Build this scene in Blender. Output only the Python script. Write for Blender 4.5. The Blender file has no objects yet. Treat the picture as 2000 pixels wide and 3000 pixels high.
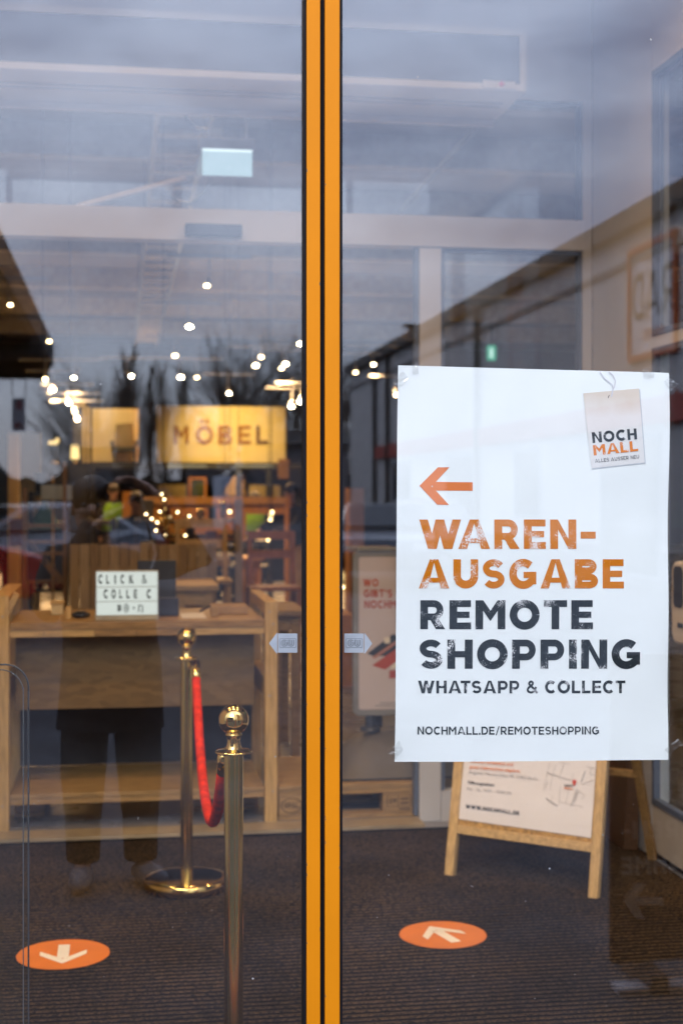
import bpy, bmesh, math, random
from math import sin, cos, tan, radians as rad, pi, sqrt, atan2
from mathutils import Vector, Matrix
random.seed(11)
S = bpy.context.scene
COL = S.collection

# ------------------------------------------------------------------ camera
CAM = Vector((0.0, -2.93, 1.62))
YAW = rad(8.77); FPX = 4167.0; HZ = 1440.0
cd = bpy.data.cameras.new("camera"); cam = bpy.data.objects.new("camera", cd); COL.objects.link(cam)
cam.location = CAM; cam.rotation_euler = (rad(90), 0, -YAW)
cd.sensor_fit = 'VERTICAL'; cd.sensor_height = 36.0; cd.sensor_width = 24.0; cd.lens = 50.0
cd.shift_y = -0.02; cd.clip_start = 0.05; cd.clip_end = 1000
cd.dof.use_dof = True; cd.dof.focus_distance = 3.0; cd.dof.aperture_fstop = 4.0
S.camera = cam

# ------------------------------------------------------------------ sky, sun, exposure
W = bpy.data.worlds.new("World"); S.world = W; W.use_nodes = True
nt = W.node_tree; nt.nodes.clear()
def N(t, typ, **kw):
    n = t.nodes.new(typ)
    for k, v in kw.items(): setattr(n, k, v)
    return n
sky = N(nt, "ShaderNodeTexSky"); sky.sky_type = 'NISHITA'; sky.sun_disc = False
sky.sun_elevation = rad(38); sky.sun_rotation = rad(200); sky.air_density = 1.0; sky.dust_density = 1.5
tc = N(nt, "ShaderNodeTexCoord")
mp = N(nt, "ShaderNodeMapping"); mp.inputs['Scale'].default_value = (1.0, 1.0, 2.6)
no = N(nt, "ShaderNodeTexNoise"); no.inputs['Scale'].default_value = 3.4; no.inputs['Detail'].default_value = 5; no.inputs['Roughness'].default_value = .55
rp = N(nt, "ShaderNodeValToRGB")
rp.color_ramp.elements[0].position = .40; rp.color_ramp.elements[0].color = (2.85, 3.35, 4.95, 1)
rp.color_ramp.elements[1].position = .63; rp.color_ramp.elements[1].color = (8.4, 9.4, 11.3, 1)
# overcast skies are brighter overhead than at the horizon, all the way round
sx = N(nt, "ShaderNodeSeparateXYZ")
mr = N(nt, "ShaderNodeMapRange"); mr.inputs['From Min'].default_value = -.02; mr.inputs['From Max'].default_value = .75
mr.inputs['To Min'].default_value = .36; mr.inputs['To Max'].default_value = 1.9
ml = N(nt, "ShaderNodeMix", data_type='RGBA', blend_type='MULTIPLY'); ml.inputs['Factor'].default_value = 1
mx = N(nt, "ShaderNodeMix", data_type='RGBA'); mx.inputs['Factor'].default_value = .86
bg = N(nt, "ShaderNodeBackground"); bg.inputs['Strength'].default_value = .1
wo = N(nt, "ShaderNodeOutputWorld")
L = nt.links.new
L(tc.outputs['Generated'], mp.inputs['Vector']); L(mp.outputs['Vector'], no.inputs['Vector']); L(no.outputs['Fac'], rp.inputs['Fac'])
L(tc.outputs['Generated'], sx.inputs[0]); L(sx.outputs['Z'], mr.inputs['Value'])
L(rp.outputs['Color'], ml.inputs['A']); L(mr.outputs['Result'], ml.inputs['B'])
L(sky.outputs['Color'], mx.inputs['A']); L(ml.outputs['Result'], mx.inputs['B'])
L(mx.outputs['Result'], bg.inputs['Color']); L(bg.outputs['Background'], wo.inputs['Surface'])

sd = bpy.data.lights.new("sun", 'SUN'); sun = bpy.data.objects.new("sun", sd); COL.objects.link(sun)
sd.energy = 0.5; sd.angle = rad(25); sd.color = (1, .96, .9)
sun.rotation_euler = (rad(52), 0, rad(-20))
S.view_settings.view_transform = 'Standard'; S.view_settings.look = 'None'
S.view_settings.exposure = 1.81; S.view_settings.gamma = 1.0; S.view_settings.use_curve_mapping = False
S.cycles.max_bounces = 9; S.cycles.transparent_max_bounces = 24; S.cycles.diffuse_bounces = 3; S.cycles.glossy_bounces = 4
S.cycles.use_denoising = True; S.cycles.sample_clamp_indirect = 4.0; S.cycles.caustics_reflective = False; S.cycles.caustics_refractive = False

# ------------------------------------------------------------------ where a sight line meets a plane of the place
FW = Vector((sin(YAW), cos(YAW), 0)); RT = Vector((cos(YAW), -sin(YAW), 0)); UP = Vector((0, 0, 1))
def ray(px, py): return FW * FPX + RT * (px - 1000.0) + UP * (HZ - py)
def at(px, py, Y):
    r = ray(px, py); return CAM + r * ((Y - CAM.y) / r.y)
def on_floor(px, py, z=0.0):
    r = ray(px, py); return CAM + r * ((z - CAM.z) / r.z)
def on_plane(px, py, P, n):
    r = ray(px, py); return CAM + r * ((P - CAM).dot(n) / r.dot(n))
def out(p): return Vector((p.x, -p.y, p.z))          # the glass is a mirror: what shows at +Y stands at -Y

# ------------------------------------------------------------------ object helpers
def wloc(o):
    v = Vector((0, 0, 0))
    while o is not None: v = v + o.location; o = o.parent
    return v
def tag(o, label=None, cat=None, group=None, kind=None):
    if label: o['label'] = label
    if cat: o['category'] = cat
    if group: o['group'] = group
    if kind: o['kind'] = kind
    return o
def thing(name, label, cat, loc=(0, 0, 0), group=None):
    o = bpy.data.objects.new(name, None); COL.objects.link(o); o.location = Vector(loc); o.empty_display_size = .1
    return tag(o, label, cat, group)
def copy_tree(o, parent=None):
    c = o.copy(); COL.objects.link(c); c.parent = parent
    for ch in list(o.children): copy_tree(ch, c)
    return c

class MB:
    def __init__(s): s.v = []; s.f = []
    def add(s, vs, fs):
        b = len(s.v); s.v += [Vector(p) for p in vs]; s.f += [tuple(i + b for i in f) for f in fs]; return s
    def hexa(s, c):                      # 8 corners: bottom 4 ccw, top 4
        return s.add(c, [(3, 2, 1, 0), (4, 5, 6, 7), (0, 1, 5, 4), (1, 2, 6, 5), (2, 3, 7, 6), (3, 0, 4, 7)])
    def box(s, x0, x1, y0, y1, z0, z1):
        if x0 > x1: x0, x1 = x1, x0
        if y0 > y1: y0, y1 = y1, y0
        if z0 > z1: z0, z1 = z1, z0
        return s.hexa([(x0, y0, z0), (x1, y0, z0), (x1, y1, z0), (x0, y1, z0), (x0, y0, z1), (x1, y0, z1), (x1, y1, z1), (x0, y1, z1)])
    def bar(s, p, q, w, h, up=(0, 0, 1)):   # rectangular bar from p to q
        p = Vector(p); q = Vector(q); d = (q - p).normalized(); u = Vector(up)
        a = d.cross(u)
        if a.length < 1e-4: a = d.cross(Vector((0, 1, 0)))
        a.normalize(); b = a.cross(d).normalized(); a = a * w / 2; b = b * h / 2
        return s.hexa([p - a - b, p + a - b, q + a - b, q - a - b, p - a + b, p + a + b, q + a + b, q - a + b])
    def quad(s, a, b, c, d): return s.add([a, b, c, d], [(0, 1, 2, 3)])
    def tube(s, pts, r, n=10, cap=True):
        pts = [Vector(p) for p in pts]; rs = r if isinstance(r, (list, tuple)) else [r] * len(pts)
        b = len(s.v); ref = None
        for i, p in enumerate(pts):
            d = (pts[min(i + 1, len(pts) - 1)] - pts[max(i - 1, 0)]).normalized()
            if ref is None: ref = d.orthogonal().normalized()
            a = (ref - d * ref.dot(d)); a = a.normalized() if a.length > 1e-6 else d.orthogonal().normalized(); ref = a
            c = d.cross(a)
            for k in range(n):
                t = 2 * pi * k / n; s.v.append(p + (a * cos(t) + c * sin(t)) * rs[i])
        for i in range(len(pts) - 1):
            for k in range(n):
                k2 = (k + 1) % n; s.f.append((b + i * n + k, b + i * n + k2, b + (i + 1) * n + k2, b + (i + 1) * n + k))
        if cap:
            s.f.append(tuple(b + k for k in reversed(range(n)))); m = b + (len(pts) - 1) * n; s.f.append(tuple(m + k for k in range(n)))
        return s
    def lathe(s, prof, c=(0, 0, 0), n=32):   # prof: (r, z)
        c = Vector(c); b = len(s.v)
        for r, z in prof:
            for k in range(n):
                t = 2 * pi * k / n; s.v.append(c + Vector((max(r, 1e-5) * cos(t), max(r, 1e-5) * sin(t), z)))
        for i in range(len(prof) - 1):
            for k in range(n):
                k2 = (k + 1) % n; s.f.append((b + i * n + k, b + i * n + k2, b + (i + 1) * n + k2, b + (i + 1) * n + k))
        return s
    def sphere(s, c, r, n=16, m=10, sc=(1, 1, 1)):
        c = Vector(c); b = len(s.v)
        for i in range(m + 1):
            t = pi * i / m
            for k in range(n):
                a = 2 * pi * k / n; s.v.append(c + Vector((r * sc[0] * max(sin(t), 1e-4) * cos(a), r * sc[1] * max(sin(t), 1e-4) * sin(a), -r * sc[2] * cos(t))))
        for i in range(m):
            for k in range(n):
                k2 = (k + 1) % n; s.f.append((b + i * n + k, b + i * n + k2, b + (i + 1) * n + k2, b + (i + 1) * n + k))
        return s
    def prism(s, poly, d):               # poly of Vectors, extruded by vector d
        poly = [Vector(p) for p in poly]; d = Vector(d); n = len(poly); b = len(s.v)
        s.v += poly + [p + d for p in poly]
        s.f.append(tuple(b + i for i in reversed(range(n)))); s.f.append(tuple(b + n + i for i in range(n)))
        for i in range(n):
            j = (i + 1) % n; s.f.append((b + i, b + j, b + n + j, b + n + i))
        return s
    def build(s, name, mat, parent=None, smooth=False, bevel=0, label=None, raw=False):
        me = bpy.data.meshes.new(name); v = s.v
        o = bpy.data.objects.new(name, me); COL.objects.link(o)
        if parent is not None:
            o.parent = parent
            if not raw:
                w = wloc(parent); v = [p - w for p in v]
        elif not raw:
            lo = Vector((min(p.x for p in v), min(p.y for p in v), min(p.z for p in v))); hi = Vector((max(p.x for p in v), max(p.y for p in v), 0))
            o.location = Vector(((lo.x + hi.x) / 2, (lo.y + hi.y) / 2, lo.z)); v = [p - o.location for p in v]
        me.from_pydata([tuple(p) for p in v], [], s.f); me.update()
        bm = bmesh.new(); bm.from_mesh(me); bmesh.ops.recalc_face_normals(bm, faces=bm.faces); bm.to_mesh(me); bm.free()
        me.materials.append(mat)
        if smooth:
            for p in me.polygons: p.use_smooth = True
        if bevel:
            m = o.modifiers.new("soft_edges", 'BEVEL'); m.width = bevel; m.segments = 2; m.limit_method = 'ANGLE'
        if label: o['label'] = label
        return o
def box_obj(name, b, mat, parent=None, bevel=0, label=None):
    return MB().box(*b).build(name, mat, parent, bevel=bevel, label=label)

# ------------------------------------------------------------------ materials
def newmat(name):
    m = bpy.data.materials.new(name); m.use_nodes = True; t = m.node_tree; t.nodes.clear()
    return m, t, N(t, "ShaderNodeOutputMaterial")
def pmat(name, col, rough=.6, metal=0.0, var=.18, scale=6, stretch=(1, 1, 1), bump=0.0, bscale=80, detail=4, coat=0.0, rvar=.1, spec=.5, sheen=0.0, world=False):
    m, t, o = newmat(name); b = N(t, "ShaderNodeBsdfPrincipled"); l = t.links.new
    l(b.outputs[0], o.inputs[0])
    tcn = N(t, "ShaderNodeTexCoord"); mpn = N(t, "ShaderNodeMapping"); mpn.inputs['Scale'].default_value = stretch
    if world:
        g = N(t, "ShaderNodeNewGeometry"); l(g.outputs['Position'], mpn.inputs['Vector'])
    else: l(tcn.outputs['Object'], mpn.inputs['Vector'])
    n1 = N(t, "ShaderNodeTexNoise"); n1.inputs['Scale'].default_value = scale; n1.inputs['Detail'].default_value = detail; n1.inputs['Roughness'].default_value = .6
    l(mpn.outputs[0], n1.inputs['Vector'])
    r = N(t, "ShaderNodeValToRGB"); e = r.color_ramp.elements
    e[0].position = .3; e[1].position = .7
    e[0].color = tuple(c * (1 - var) for c in col) + (1,); e[1].color = tuple(min(1, c * (1 + var)) for c in col) + (1,)
    l(n1.outputs['Fac'], r.inputs['Fac']); l(r.outputs['Color'], b.inputs['Base Color'])
    mrn = N(t, "ShaderNodeMapRange"); mrn.inputs['To Min'].default_value = max(0.02, rough - rvar); mrn.inputs['To Max'].default_value = min(1, rough + rvar)
    l(n1.outputs['Fac'], mrn.inputs['Value']); l(mrn.outputs[0], b.inputs['Roughness'])
    b.inputs['Metallic'].default_value = metal; b.inputs['Coat Weight'].default_value = coat; b.inputs['Specular IOR Level'].default_value = spec
    b.inputs['Sheen Weight'].default_value = sheen
    if bump:
        n2 = N(t, "ShaderNodeTexNoise"); n2.inputs['Scale'].default_value = bscale; n2.inputs['Detail'].default_value = 3
        l(mpn.outputs[0], n2.inputs['Vector']); bp = N(t, "ShaderNodeBump"); bp.inputs['Strength'].default_value = bump; bp.inputs['Distance'].default_value = .01
        l(n2.outputs['Fac'], bp.inputs['Height']); l(bp.outputs[0], b.inputs['Normal'])
    return m
def emat(name, col, strength):
    m, t, o = newmat(name); e = N(t, "ShaderNodeEmission"); e.inputs[0].default_value = tuple(col) + (1,); e.inputs[1].default_value = strength
    t.links.new(e.outputs[0], o.inputs[0]); return m
def glass_mat(name, f0, tint=(1, 1, 1), rough=0.0, coat=(1, 1, 1)):
    m, t, o = newmat(name); l = t.links.new
    tr = N(t, "ShaderNodeBsdfTransparent"); tr.inputs[0].default_value = tuple(tint) + (1,)
    gl = N(t, "ShaderNodeBsdfGlossy"); gl.inputs['Roughness'].default_value = rough; gl.inputs['Color'].default_value = tuple(coat) + (1,)
    lw = N(t, "ShaderNodeLayerWeight"); lw.inputs['Blend'].default_value = .5
    p = N(t, "ShaderNodeMath", operation='POWER'); p.inputs[1].default_value = 5
    a = N(t, "ShaderNodeMath", operation='MULTIPLY_ADD'); a.inputs[1].default_value = 1 - f0; a.inputs[2].default_value = f0
    mxn = N(t, "ShaderNodeMixShader")
    l(lw.outputs['Facing'], p.inputs[0]); l(p.outputs[0], a.inputs[0]); l(a.outputs[0], mxn.inputs[0]); l(tr.outputs[0], mxn.inputs[1]); l(gl.outputs[0], mxn.inputs[2])
    l(mxn.outputs[0], o.inputs[0]); return m
def print_mat(name, col, paper, scale=26, amount=.5):
    """rubber-stamp print: worn flecks of the paper show through the ink"""
    m, t, o = newmat(name); b = N(t, "ShaderNodeBsdfPrincipled"); l = t.links.new; l(b.outputs[0], o.inputs[0])
    g = N(t, "ShaderNodeNewGeometry")
    n1 = N(t, "ShaderNodeTexNoise"); n1.inputs['Scale'].default_value = scale; n1.inputs['Detail'].default_value = 1
    n2 = N(t, "ShaderNodeTexNoise"); n2.inputs['Scale'].default_value = scale * 19; n2.inputs['Detail'].default_value = 2; n2.inputs['Roughness'].default_value = .7
    l(g.outputs['Position'], n1.inputs['Vector']); l(g.outputs['Position'], n2.inputs['Vector'])
    m1 = N(t, "ShaderNodeMapRange"); m1.inputs['From Min'].default_value = .5; m1.inputs['From Max'].default_value = .74; l(n1.outputs['Fac'], m1.inputs['Value'])
    ad = N(t, "ShaderNodeMath", operation='MULTIPLY_ADD'); ad.inputs[1].default_value = .25; l(m1.outputs[0], ad.inputs[0]); l(n2.outputs['Fac'], ad.inputs[2])
    st = N(t, "ShaderNodeMapRange"); st.inputs['From Min'].default_value = .70 + .1 * (.5 - amount); st.inputs['From Max'].default_value = .74 + .1 * (.5 - amount); l(ad.outputs[0], st.inputs['Value'])
    mxn = N(t, "ShaderNodeMix", data_type='RGBA'); mxn.inputs['A'].default_value = tuple(col) + (1,); mxn.inputs['B'].default_value = tuple(paper) + (1,)
    l(st.outputs[0], mxn.inputs['Factor']); l(mxn.outputs['Result'], b.inputs['Base Color']); b.inputs['Roughness'].default_value = .6; b.inputs['Specular IOR Level'].default_value = .12
    return m
def wood_mat(name, col, stretch, var=.3, rough=.55):
    return pmat(name, col, rough, var=var, scale=14, stretch=stretch, bump=.12, bscale=40, detail=6)
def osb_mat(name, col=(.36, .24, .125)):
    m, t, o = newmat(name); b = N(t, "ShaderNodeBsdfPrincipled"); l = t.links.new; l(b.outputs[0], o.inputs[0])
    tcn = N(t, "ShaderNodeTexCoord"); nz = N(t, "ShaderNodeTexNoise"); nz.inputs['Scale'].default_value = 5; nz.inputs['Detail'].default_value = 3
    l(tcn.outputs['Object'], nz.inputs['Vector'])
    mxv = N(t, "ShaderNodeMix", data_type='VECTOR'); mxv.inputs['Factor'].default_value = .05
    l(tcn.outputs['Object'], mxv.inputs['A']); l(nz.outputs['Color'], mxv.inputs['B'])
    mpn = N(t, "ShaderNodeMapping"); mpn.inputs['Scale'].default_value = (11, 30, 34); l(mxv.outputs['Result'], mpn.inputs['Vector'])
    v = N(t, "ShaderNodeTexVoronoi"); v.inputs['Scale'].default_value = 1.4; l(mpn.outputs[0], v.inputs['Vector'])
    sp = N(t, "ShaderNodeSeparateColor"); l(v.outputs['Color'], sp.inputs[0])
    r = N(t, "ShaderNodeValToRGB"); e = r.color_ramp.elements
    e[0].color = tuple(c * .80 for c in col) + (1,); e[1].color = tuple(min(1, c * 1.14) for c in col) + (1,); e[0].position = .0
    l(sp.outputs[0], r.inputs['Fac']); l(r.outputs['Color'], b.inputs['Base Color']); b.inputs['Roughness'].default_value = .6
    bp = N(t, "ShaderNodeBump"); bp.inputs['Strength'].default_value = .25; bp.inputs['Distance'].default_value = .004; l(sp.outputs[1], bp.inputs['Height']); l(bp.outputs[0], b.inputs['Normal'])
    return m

M = dict(
 orange=pmat("orange_coated_aluminium", (.60, .195, .002), .55, var=.05, scale=3, bump=.06, bscale=500, coat=.0, spec=.15),
 rubber=pmat("black_rubber", (.005, .005, .008), .7, var=.3, scale=30, spec=.12),
 glass=glass_mat("door_glass", .078, (1, .995, .985), 0, (.84, .885, 1.0)), glass_in=glass_mat("inner_glass", .03, (.97, .99, .985)), guard=glass_mat("clear_acrylic", .03, (.96, .975, .97)),
 white=pmat("white_coated_metal", (.56, .56, .565), .45, var=.04, scale=2), white_wall=pmat("white_wall_paint", (.68, .665, .66), .8, var=.05, scale=1.5, bump=.03),
 grille=pmat("grey_grille_metal", (.30, .33, .38), .5, metal=.3, var=.1), dark=pmat("dark_grey_plastic", (.03, .035, .045), .5, var=.15),
 black=pmat("black_plastic", (.015, .015, .018), .45, var=.2), blue_gasket=pmat("blue_grey_gasket", (.10, .13, .19), .6, var=.1),
 paper=pmat("white_poster_paper", (.805, .855, .85), .55, var=.02, scale=4, bump=.10, bscale=9, world=True), mat=None,
 brass=pmat("polished_brass", (.80, .56, .19), .10, metal=1, var=.06, scale=14, rvar=.05), brass_tube=pmat("brushed_brass", (.66, .52, .19), .18, metal=1, var=.14, scale=14, stretch=(1, 1, .04), rvar=.08),
 velvet=pmat("red_velvet", (.62, .034, .008), .95, var=.38, scale=28, bump=.6, bscale=160, spec=.02),
 pine_v=wood_mat("pale_pine_upright", (.54, .34, .12), (6, 6, .5)), pine_h=wood_mat("pale_pine_length", (.52, .33, .12), (.5, 6, 6)), pine_d=wood_mat("pale_pine_deep", (.50, .31, .11), (6, .5, 6)),
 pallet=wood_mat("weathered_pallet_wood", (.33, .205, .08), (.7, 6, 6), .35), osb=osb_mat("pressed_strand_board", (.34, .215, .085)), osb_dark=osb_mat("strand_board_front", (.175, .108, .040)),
 worktop=wood_mat("beech_block_worktop", (.31, .18, .065), (.8, 10, 5), .35, .4),
 sticker=pmat("orange_vinyl", (.66, .175, .014), .5, var=.08, scale=8), sticker_white=pmat("cream_vinyl", (.80, .72, .56), .5, var=.05),
 concrete=pmat("grey_shop_floor", (.20, .20, .21), .28, var=.2, scale=1.2), asphalt=pmat("wet_asphalt", (.066, .067, .073), .8, var=.4, scale=1.2, bump=.2, bscale=60, world=True, rvar=.1, spec=.05),
 silver=pmat("silver_foil", (.32, .345, .38), .5, metal=.2, var=.08, scale=40), print_dark=pmat("dark_print", (.022, .03, .04), .6, var=.1), print_grey=pmat("grey_print", (.25, .25, .26), .6, var=.1),
 print_orange=pmat("orange_print", (.70, .18, .03), .6, var=.1), warm_paper=pmat("white_sheet_paper", (.74, .69, .63), .6, var=.03, scale=3),
 cream=pmat("cream_board", (.62, .50, .27), .7, var=.12, scale=2), dark_steel=pmat("dark_rack_steel", (.035, .03, .024), .5, var=.3), warm_wood=wood_mat("orange_wood_panel", (.54, .235, .045), (6, 6, .5)),
 ink_orange=print_mat("worn_orange_ink", (.58, .175, .004), (.80, .815, .83)), ink_dark=print_mat("worn_black_ink", (.018, .027, .033), (.80, .815, .83)),
 ink_dark_small=print_mat("worn_black_ink_fine", (.02, .03, .036), (.80, .815, .83), 60, .35), ink_orange_small=print_mat("worn_orange_ink_fine", (.70, .20, .02), (.80, .81, .82), 50, .3),
)

# ------------------------------------------------------------------ drawn lettering (block capitals made of strokes)
def arc(cx, cy, rx, ry, a0, a1, n=18):
    return [(cx + rx * cos(rad(a0 + (a1 - a0) * i / n)), cy + ry * sin(rad(a0 + (a1 - a0) * i / n))) for i in range(n + 1)]
def ribbon(pts, w, wh=None):
    out_ = []; n = len(pts); L_ = []; R_ = []
    for i in range(n):
        a = pts[max(i - 1, 0)]; b = pts[min(i + 1, n - 1)]; dx, dy = b[0] - a[0], b[1] - a[1]; d = math.hypot(dx, dy) or 1
        nx, ny = -dy / d * w / 2, dx / d * (wh or w) / 2
        L_.append((pts[i][0] + nx, pts[i][1] + ny)); R_.append((pts[i][0] - nx, pts[i][1] - ny))
    return [[R_[i], R_[i + 1], L_[i + 1], L_[i]] for i in range(n - 1)]
def rect(x0, y0, x1, y1): return [(x0, y0), (x1, y0), (x1, y1), (x0, y1)]
def diag(x0, x1, wd, y0=0, y1=1): return [(x0, y0), (x0 + wd, y0), (x1 + wd, y1), (x1, y1)]
def glyph(c, w):
    h = w * .86
    if c == ' ': return [], .32
    if c == '-': return [rect(0, .35, .52, .35 + h)], .52
    if c == '.': return [rect(0, 0, w * 1.05, w * 1.05)], w * 1.05
    if c == "'": return [diag(0.04, 0, w * .8, .66, 1)], w * .9
    if c == ':': return [rect(0, .12, w, .12 + w), rect(0, .6, w, .6 + w)], w
    if c == '/': return [diag(0, .42, w * .7, -.08, 1.08)], .42 + w * .7
    if c == 'I': return [rect(0, 0, w, 1)], w
    if c == 'L': return [rect(0, 0, w, 1), rect(w, 0, .72, h)], .72
    if c == 'T': return [rect(0, 1 - h, .82, 1), rect(.41 - w / 2, 0, .41 + w / 2, 1 - h)], .82
    if c == 'E': return [rect(0, 0, w, 1), rect(w, 0, .76, h), rect(w, .5 - h * .46, .70, .5 + h * .46), rect(w, 1 - h, .75, 1)], .76
    if c == 'F': return [rect(0, 0, w, 1), rect(w, .46 - h * .46, .68, .46 + h * .46), rect(w, 1 - h, .74, 1)], .74
    if c == 'H': return [rect(0, 0, w, 1), rect(.87 - w, 0, .87, 1), rect(w, .5 - h * .46, .87 - w, .5 + h * .46)], .87
    if c == 'U': r = .445 - w / 2; return [rect(0, .42, w, 1), rect(.89 - w, .42, .89, 1)] + ribbon(arc(.445, .42, r, .42 - w / 2, 180, 360), w), .89
    if c == 'N': return [rect(0, 0, w, 1), rect(.9 - w, 0, .9, 1), [(w, 1), (w, 1 - w * 1.25), (.9 - w, 0), (.9 - w, w * 1.25)]], .9
    if c == 'M': return [rect(0, 0, w, 1), rect(1.05 - w, 0, 1.05, 1), [(w, 1), (w, 1 - w * 1.35), (.525, .28), (.525, .28 + w * 1.35)], [(1.05 - w, 1), (.525, .28 + w * 1.35), (.525, .28), (1.05 - w, 1 - w * 1.35)]], 1.05
    if c == 'A':
        W_ = 1.09; a = W_ / 2; u = .56 * w
        ly = .2; hy = .2 + h * .72
        inn = lambda y: 1.12 * w + (a + u - 1.12 * w) * y
        return [[(0, 0), (1.12 * w, 0), (a + u * .1, .93), (a + u * .1, 1), (a - u, 1)], [(W_, 0), (a + u, 1), (a - u * .1, 1), (a - u * .1, .93), (W_ - 1.12 * w, 0)],
                [(inn(ly) - .04, ly), (W_ - inn(ly) + .04, ly), (W_ - inn(hy) + .04, hy), (inn(hy) - .04, hy)]], W_
    if c == 'V': return [diag(.42, 0, w * 1.1), diag(.42, .84, w * 1.1)], .84 + w * 1.1
    if c == 'W':
        d = w * 1.08; return [diag(.30, 0, d), diag(.30, .56, d), diag(.84, .56, d), diag(.84, 1.14, d)], 1.14 + d
    if c == 'K': return [rect(0, 0, w, 1), [(w, .36), (.52, 1), (.52 + w * 1.25, 1), (w, .36 + w * 1.1)], [(.22 + w * .5, .5), (.24 + w, .72), (.86, 0), (.86 - w * 1.25, 0)]], .86
    if c == 'Z': return [rect(0, 0, .8, h), rect(0, 1 - h, .8, 1), [(0, h), (w * 1.3, h), (.8, 1 - h), (.8 - w * 1.3, 1 - h)]], .8
    if c == 'O': return ribbon(arc(.525, .5, .525 - w / 2, .515 - w / 2, 0, 360, 40), w), 1.05
    if c == 'C': return ribbon(arc(.51, .5, .51 - w / 2, .515 - w / 2, 48, 312, 32), w), .92
    if c == 'G': return ribbon(arc(.51, .5, .51 - w / 2, .515 - w / 2, 48, 318, 32), w) + [rect(.52, .5 - h * .62, .98, .5 + h * .3), rect(.98 - w, .14, .98, .5 - h * .62)], .98
    if c == 'D': return [rect(0, 0, w, 1)] + ribbon([(w, 1 - h / 2), (.42, 1 - h / 2)] + arc(.42, .5, .5 - w / 2, .5 - h / 2, 90, -90)[1:] + [(w, h / 2)], w * .96), .92
    if c == 'P': return [rect(0, 0, w, 1)] + ribbon([(w, 1 - h / 2), (.48, 1 - h / 2)] + arc(.48, .645, .355 - w / 2, .355 - h / 2, 90, -90)[1:] + [(w, .29 + h / 2)], h), .83
    if c == 'R': return [rect(0, 0, w, 1)] + ribbon([(w, 1 - h / 2), (.48, 1 - h / 2)] + arc(.48, .655, .345 - w / 2, .345 - h / 2, 90, -90)[1:] + [(w, .31 + h / 2)], h) + [[(.34, .34), (.34 + w * 1.0, .40), (.87, 0), (.87 - w * 1.2, 0)]], .87
    if c == 'B': return [rect(0, 0, w, 1)] + ribbon([(w, 1 - h / 2), (.50, 1 - h / 2)] + arc(.50, .745, .31 - w / 2, .255 - h / 2, 90, -90)[1:] + [(w, .49 + h / 2)], h) + ribbon([(w, .51 - h / 2), (.52, .51 - h / 2)] + arc(.52, .255, .34 - w / 2, .255 - h / 2, 90, -90)[1:] + [(w, h / 2)], h), .86
    if c == 'S':
        ry = (1 - h) / 4; rx = .41 - w / 2
        return ribbon(arc(.41, 1 - h / 2 - ry, rx, ry, 28, 270, 22) + arc(.41, h / 2 + ry, rx, ry, 90, -152, 22)[1:], h), .82
    if c == '&':
        P = [(.92, 0.02), (.62, .36), (.26, .68), (.24, .84), (.38, .93), (.52, .84), (.48, .68), (.16, .42), (.10, .24), (.22, .1), (.44, .08), (.66, .22), (.80, .50)]
        Q = []
        for i in range(len(P) - 1):
            p0, p1, p2, p3 = P[max(i - 1, 0)], P[i], P[i + 1], P[min(i + 2, len(P) - 1)]
            for k in range(5):
                t = k / 5; Q.append(tuple(.5 * (2 * p1[j] + (p2[j] - p0[j]) * t + (2 * p0[j] - 5 * p1[j] + 4 * p2[j] - p3[j]) * t * t + (3 * p1[j] - p0[j] - 3 * p2[j] + p3[j]) * t ** 3) for j in (0, 1)))
        return ribbon(Q + [P[-1]], h * .86), .94
    if c == '@': return ribbon(arc(.5, .5, .44, .46, -50, 300, 30), w * .55) + ribbon(arc(.5, .5, .17, .2, 0, 360, 20), w * .55) + [rect(.66, .28, .66 + w * .55, .7)], 1.0
    if c == '*':
        q = []
        for k in range(5):
            t = rad(90 + 72 * k); q.append([(.3, .5), (.3 + .14 * cos(t - .63), .5 + .14 * sin(t - .63)), (.3 + .3 * cos(t), .5 + .3 * sin(t)), (.3 + .14 * cos(t + .63), .5 + .14 * sin(t + .63))])
        return q, .6
    if c == '#': return [rect(.1, .05, .2, .95), rect(.4, .05, .5, .95), rect(0, .55, .6, .8), rect(0, .2, .6, .45)], .6
    if c == '=': return [rect(.05, .8, .65, .95), rect(.05, .1, .05 + w, .8), rect(.6, 0, .6 + w, .8), rect(-.1, .05, .06, .2), rect(.45, 0, .6, .12)], .8   # a pair of quavers
    if c == 'Ö': g, wd = glyph('O', w); return g + [rect(.25, 1.12, .25 + w, 1.12 + w), rect(.8 - w, 1.12, .8, 1.12 + w)], wd
    return [rect(0, 0, .6, 1)], .6
KERN = {'WA': -.24, 'AT': -.2, 'LL': .0, 'TS': -.04, 'LE': 0.0, 'PA': -.12, 'AV': -.2}
def text_polys(s, w=.27, track=.15):
    P = []; x = 0
    for i, c in enumerate(s):
        g, wd = glyph(c, w)
        P += [[(px + x, py) for px, py in q] for q in g]
        x += wd + track + KERN.get(s[i:i + 2], 0)
    return P, x - track
def put_text(s, fn, mat, name, parent, w=.27, track=.15, lift=Vector((0, -.0004, 0)), label=None):
    """fn(u, v): where on the thing the point u (0..1 along), v (0..1 up) of the line of writing lies"""
    P, W_ = text_polys(s, w, track); m = MB()
    for k, q in enumerate(P):
        off = lift * (1 + (k % 5) * .06)
        if k % 5 == 0 or True:
            m.add([fn(x / W_, y) + off for x, y in q], [tuple(range(len(q)))])
    return m.build(name, mat, parent, label=label)
def px_box(x0, y0, x1, y1, Y, disp=None):
    """line of writing between two pixel corners (top-left, bottom-right) on the plane at depth Y"""
    def fn(u, v):
        p = at(x0 + (x1 - x0) * u, y1 + (y0 - y1) * v, Y)
        if disp: p = p + Vector((0, disp(p.x, p.z), 0))
        return p
    return fn
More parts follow.
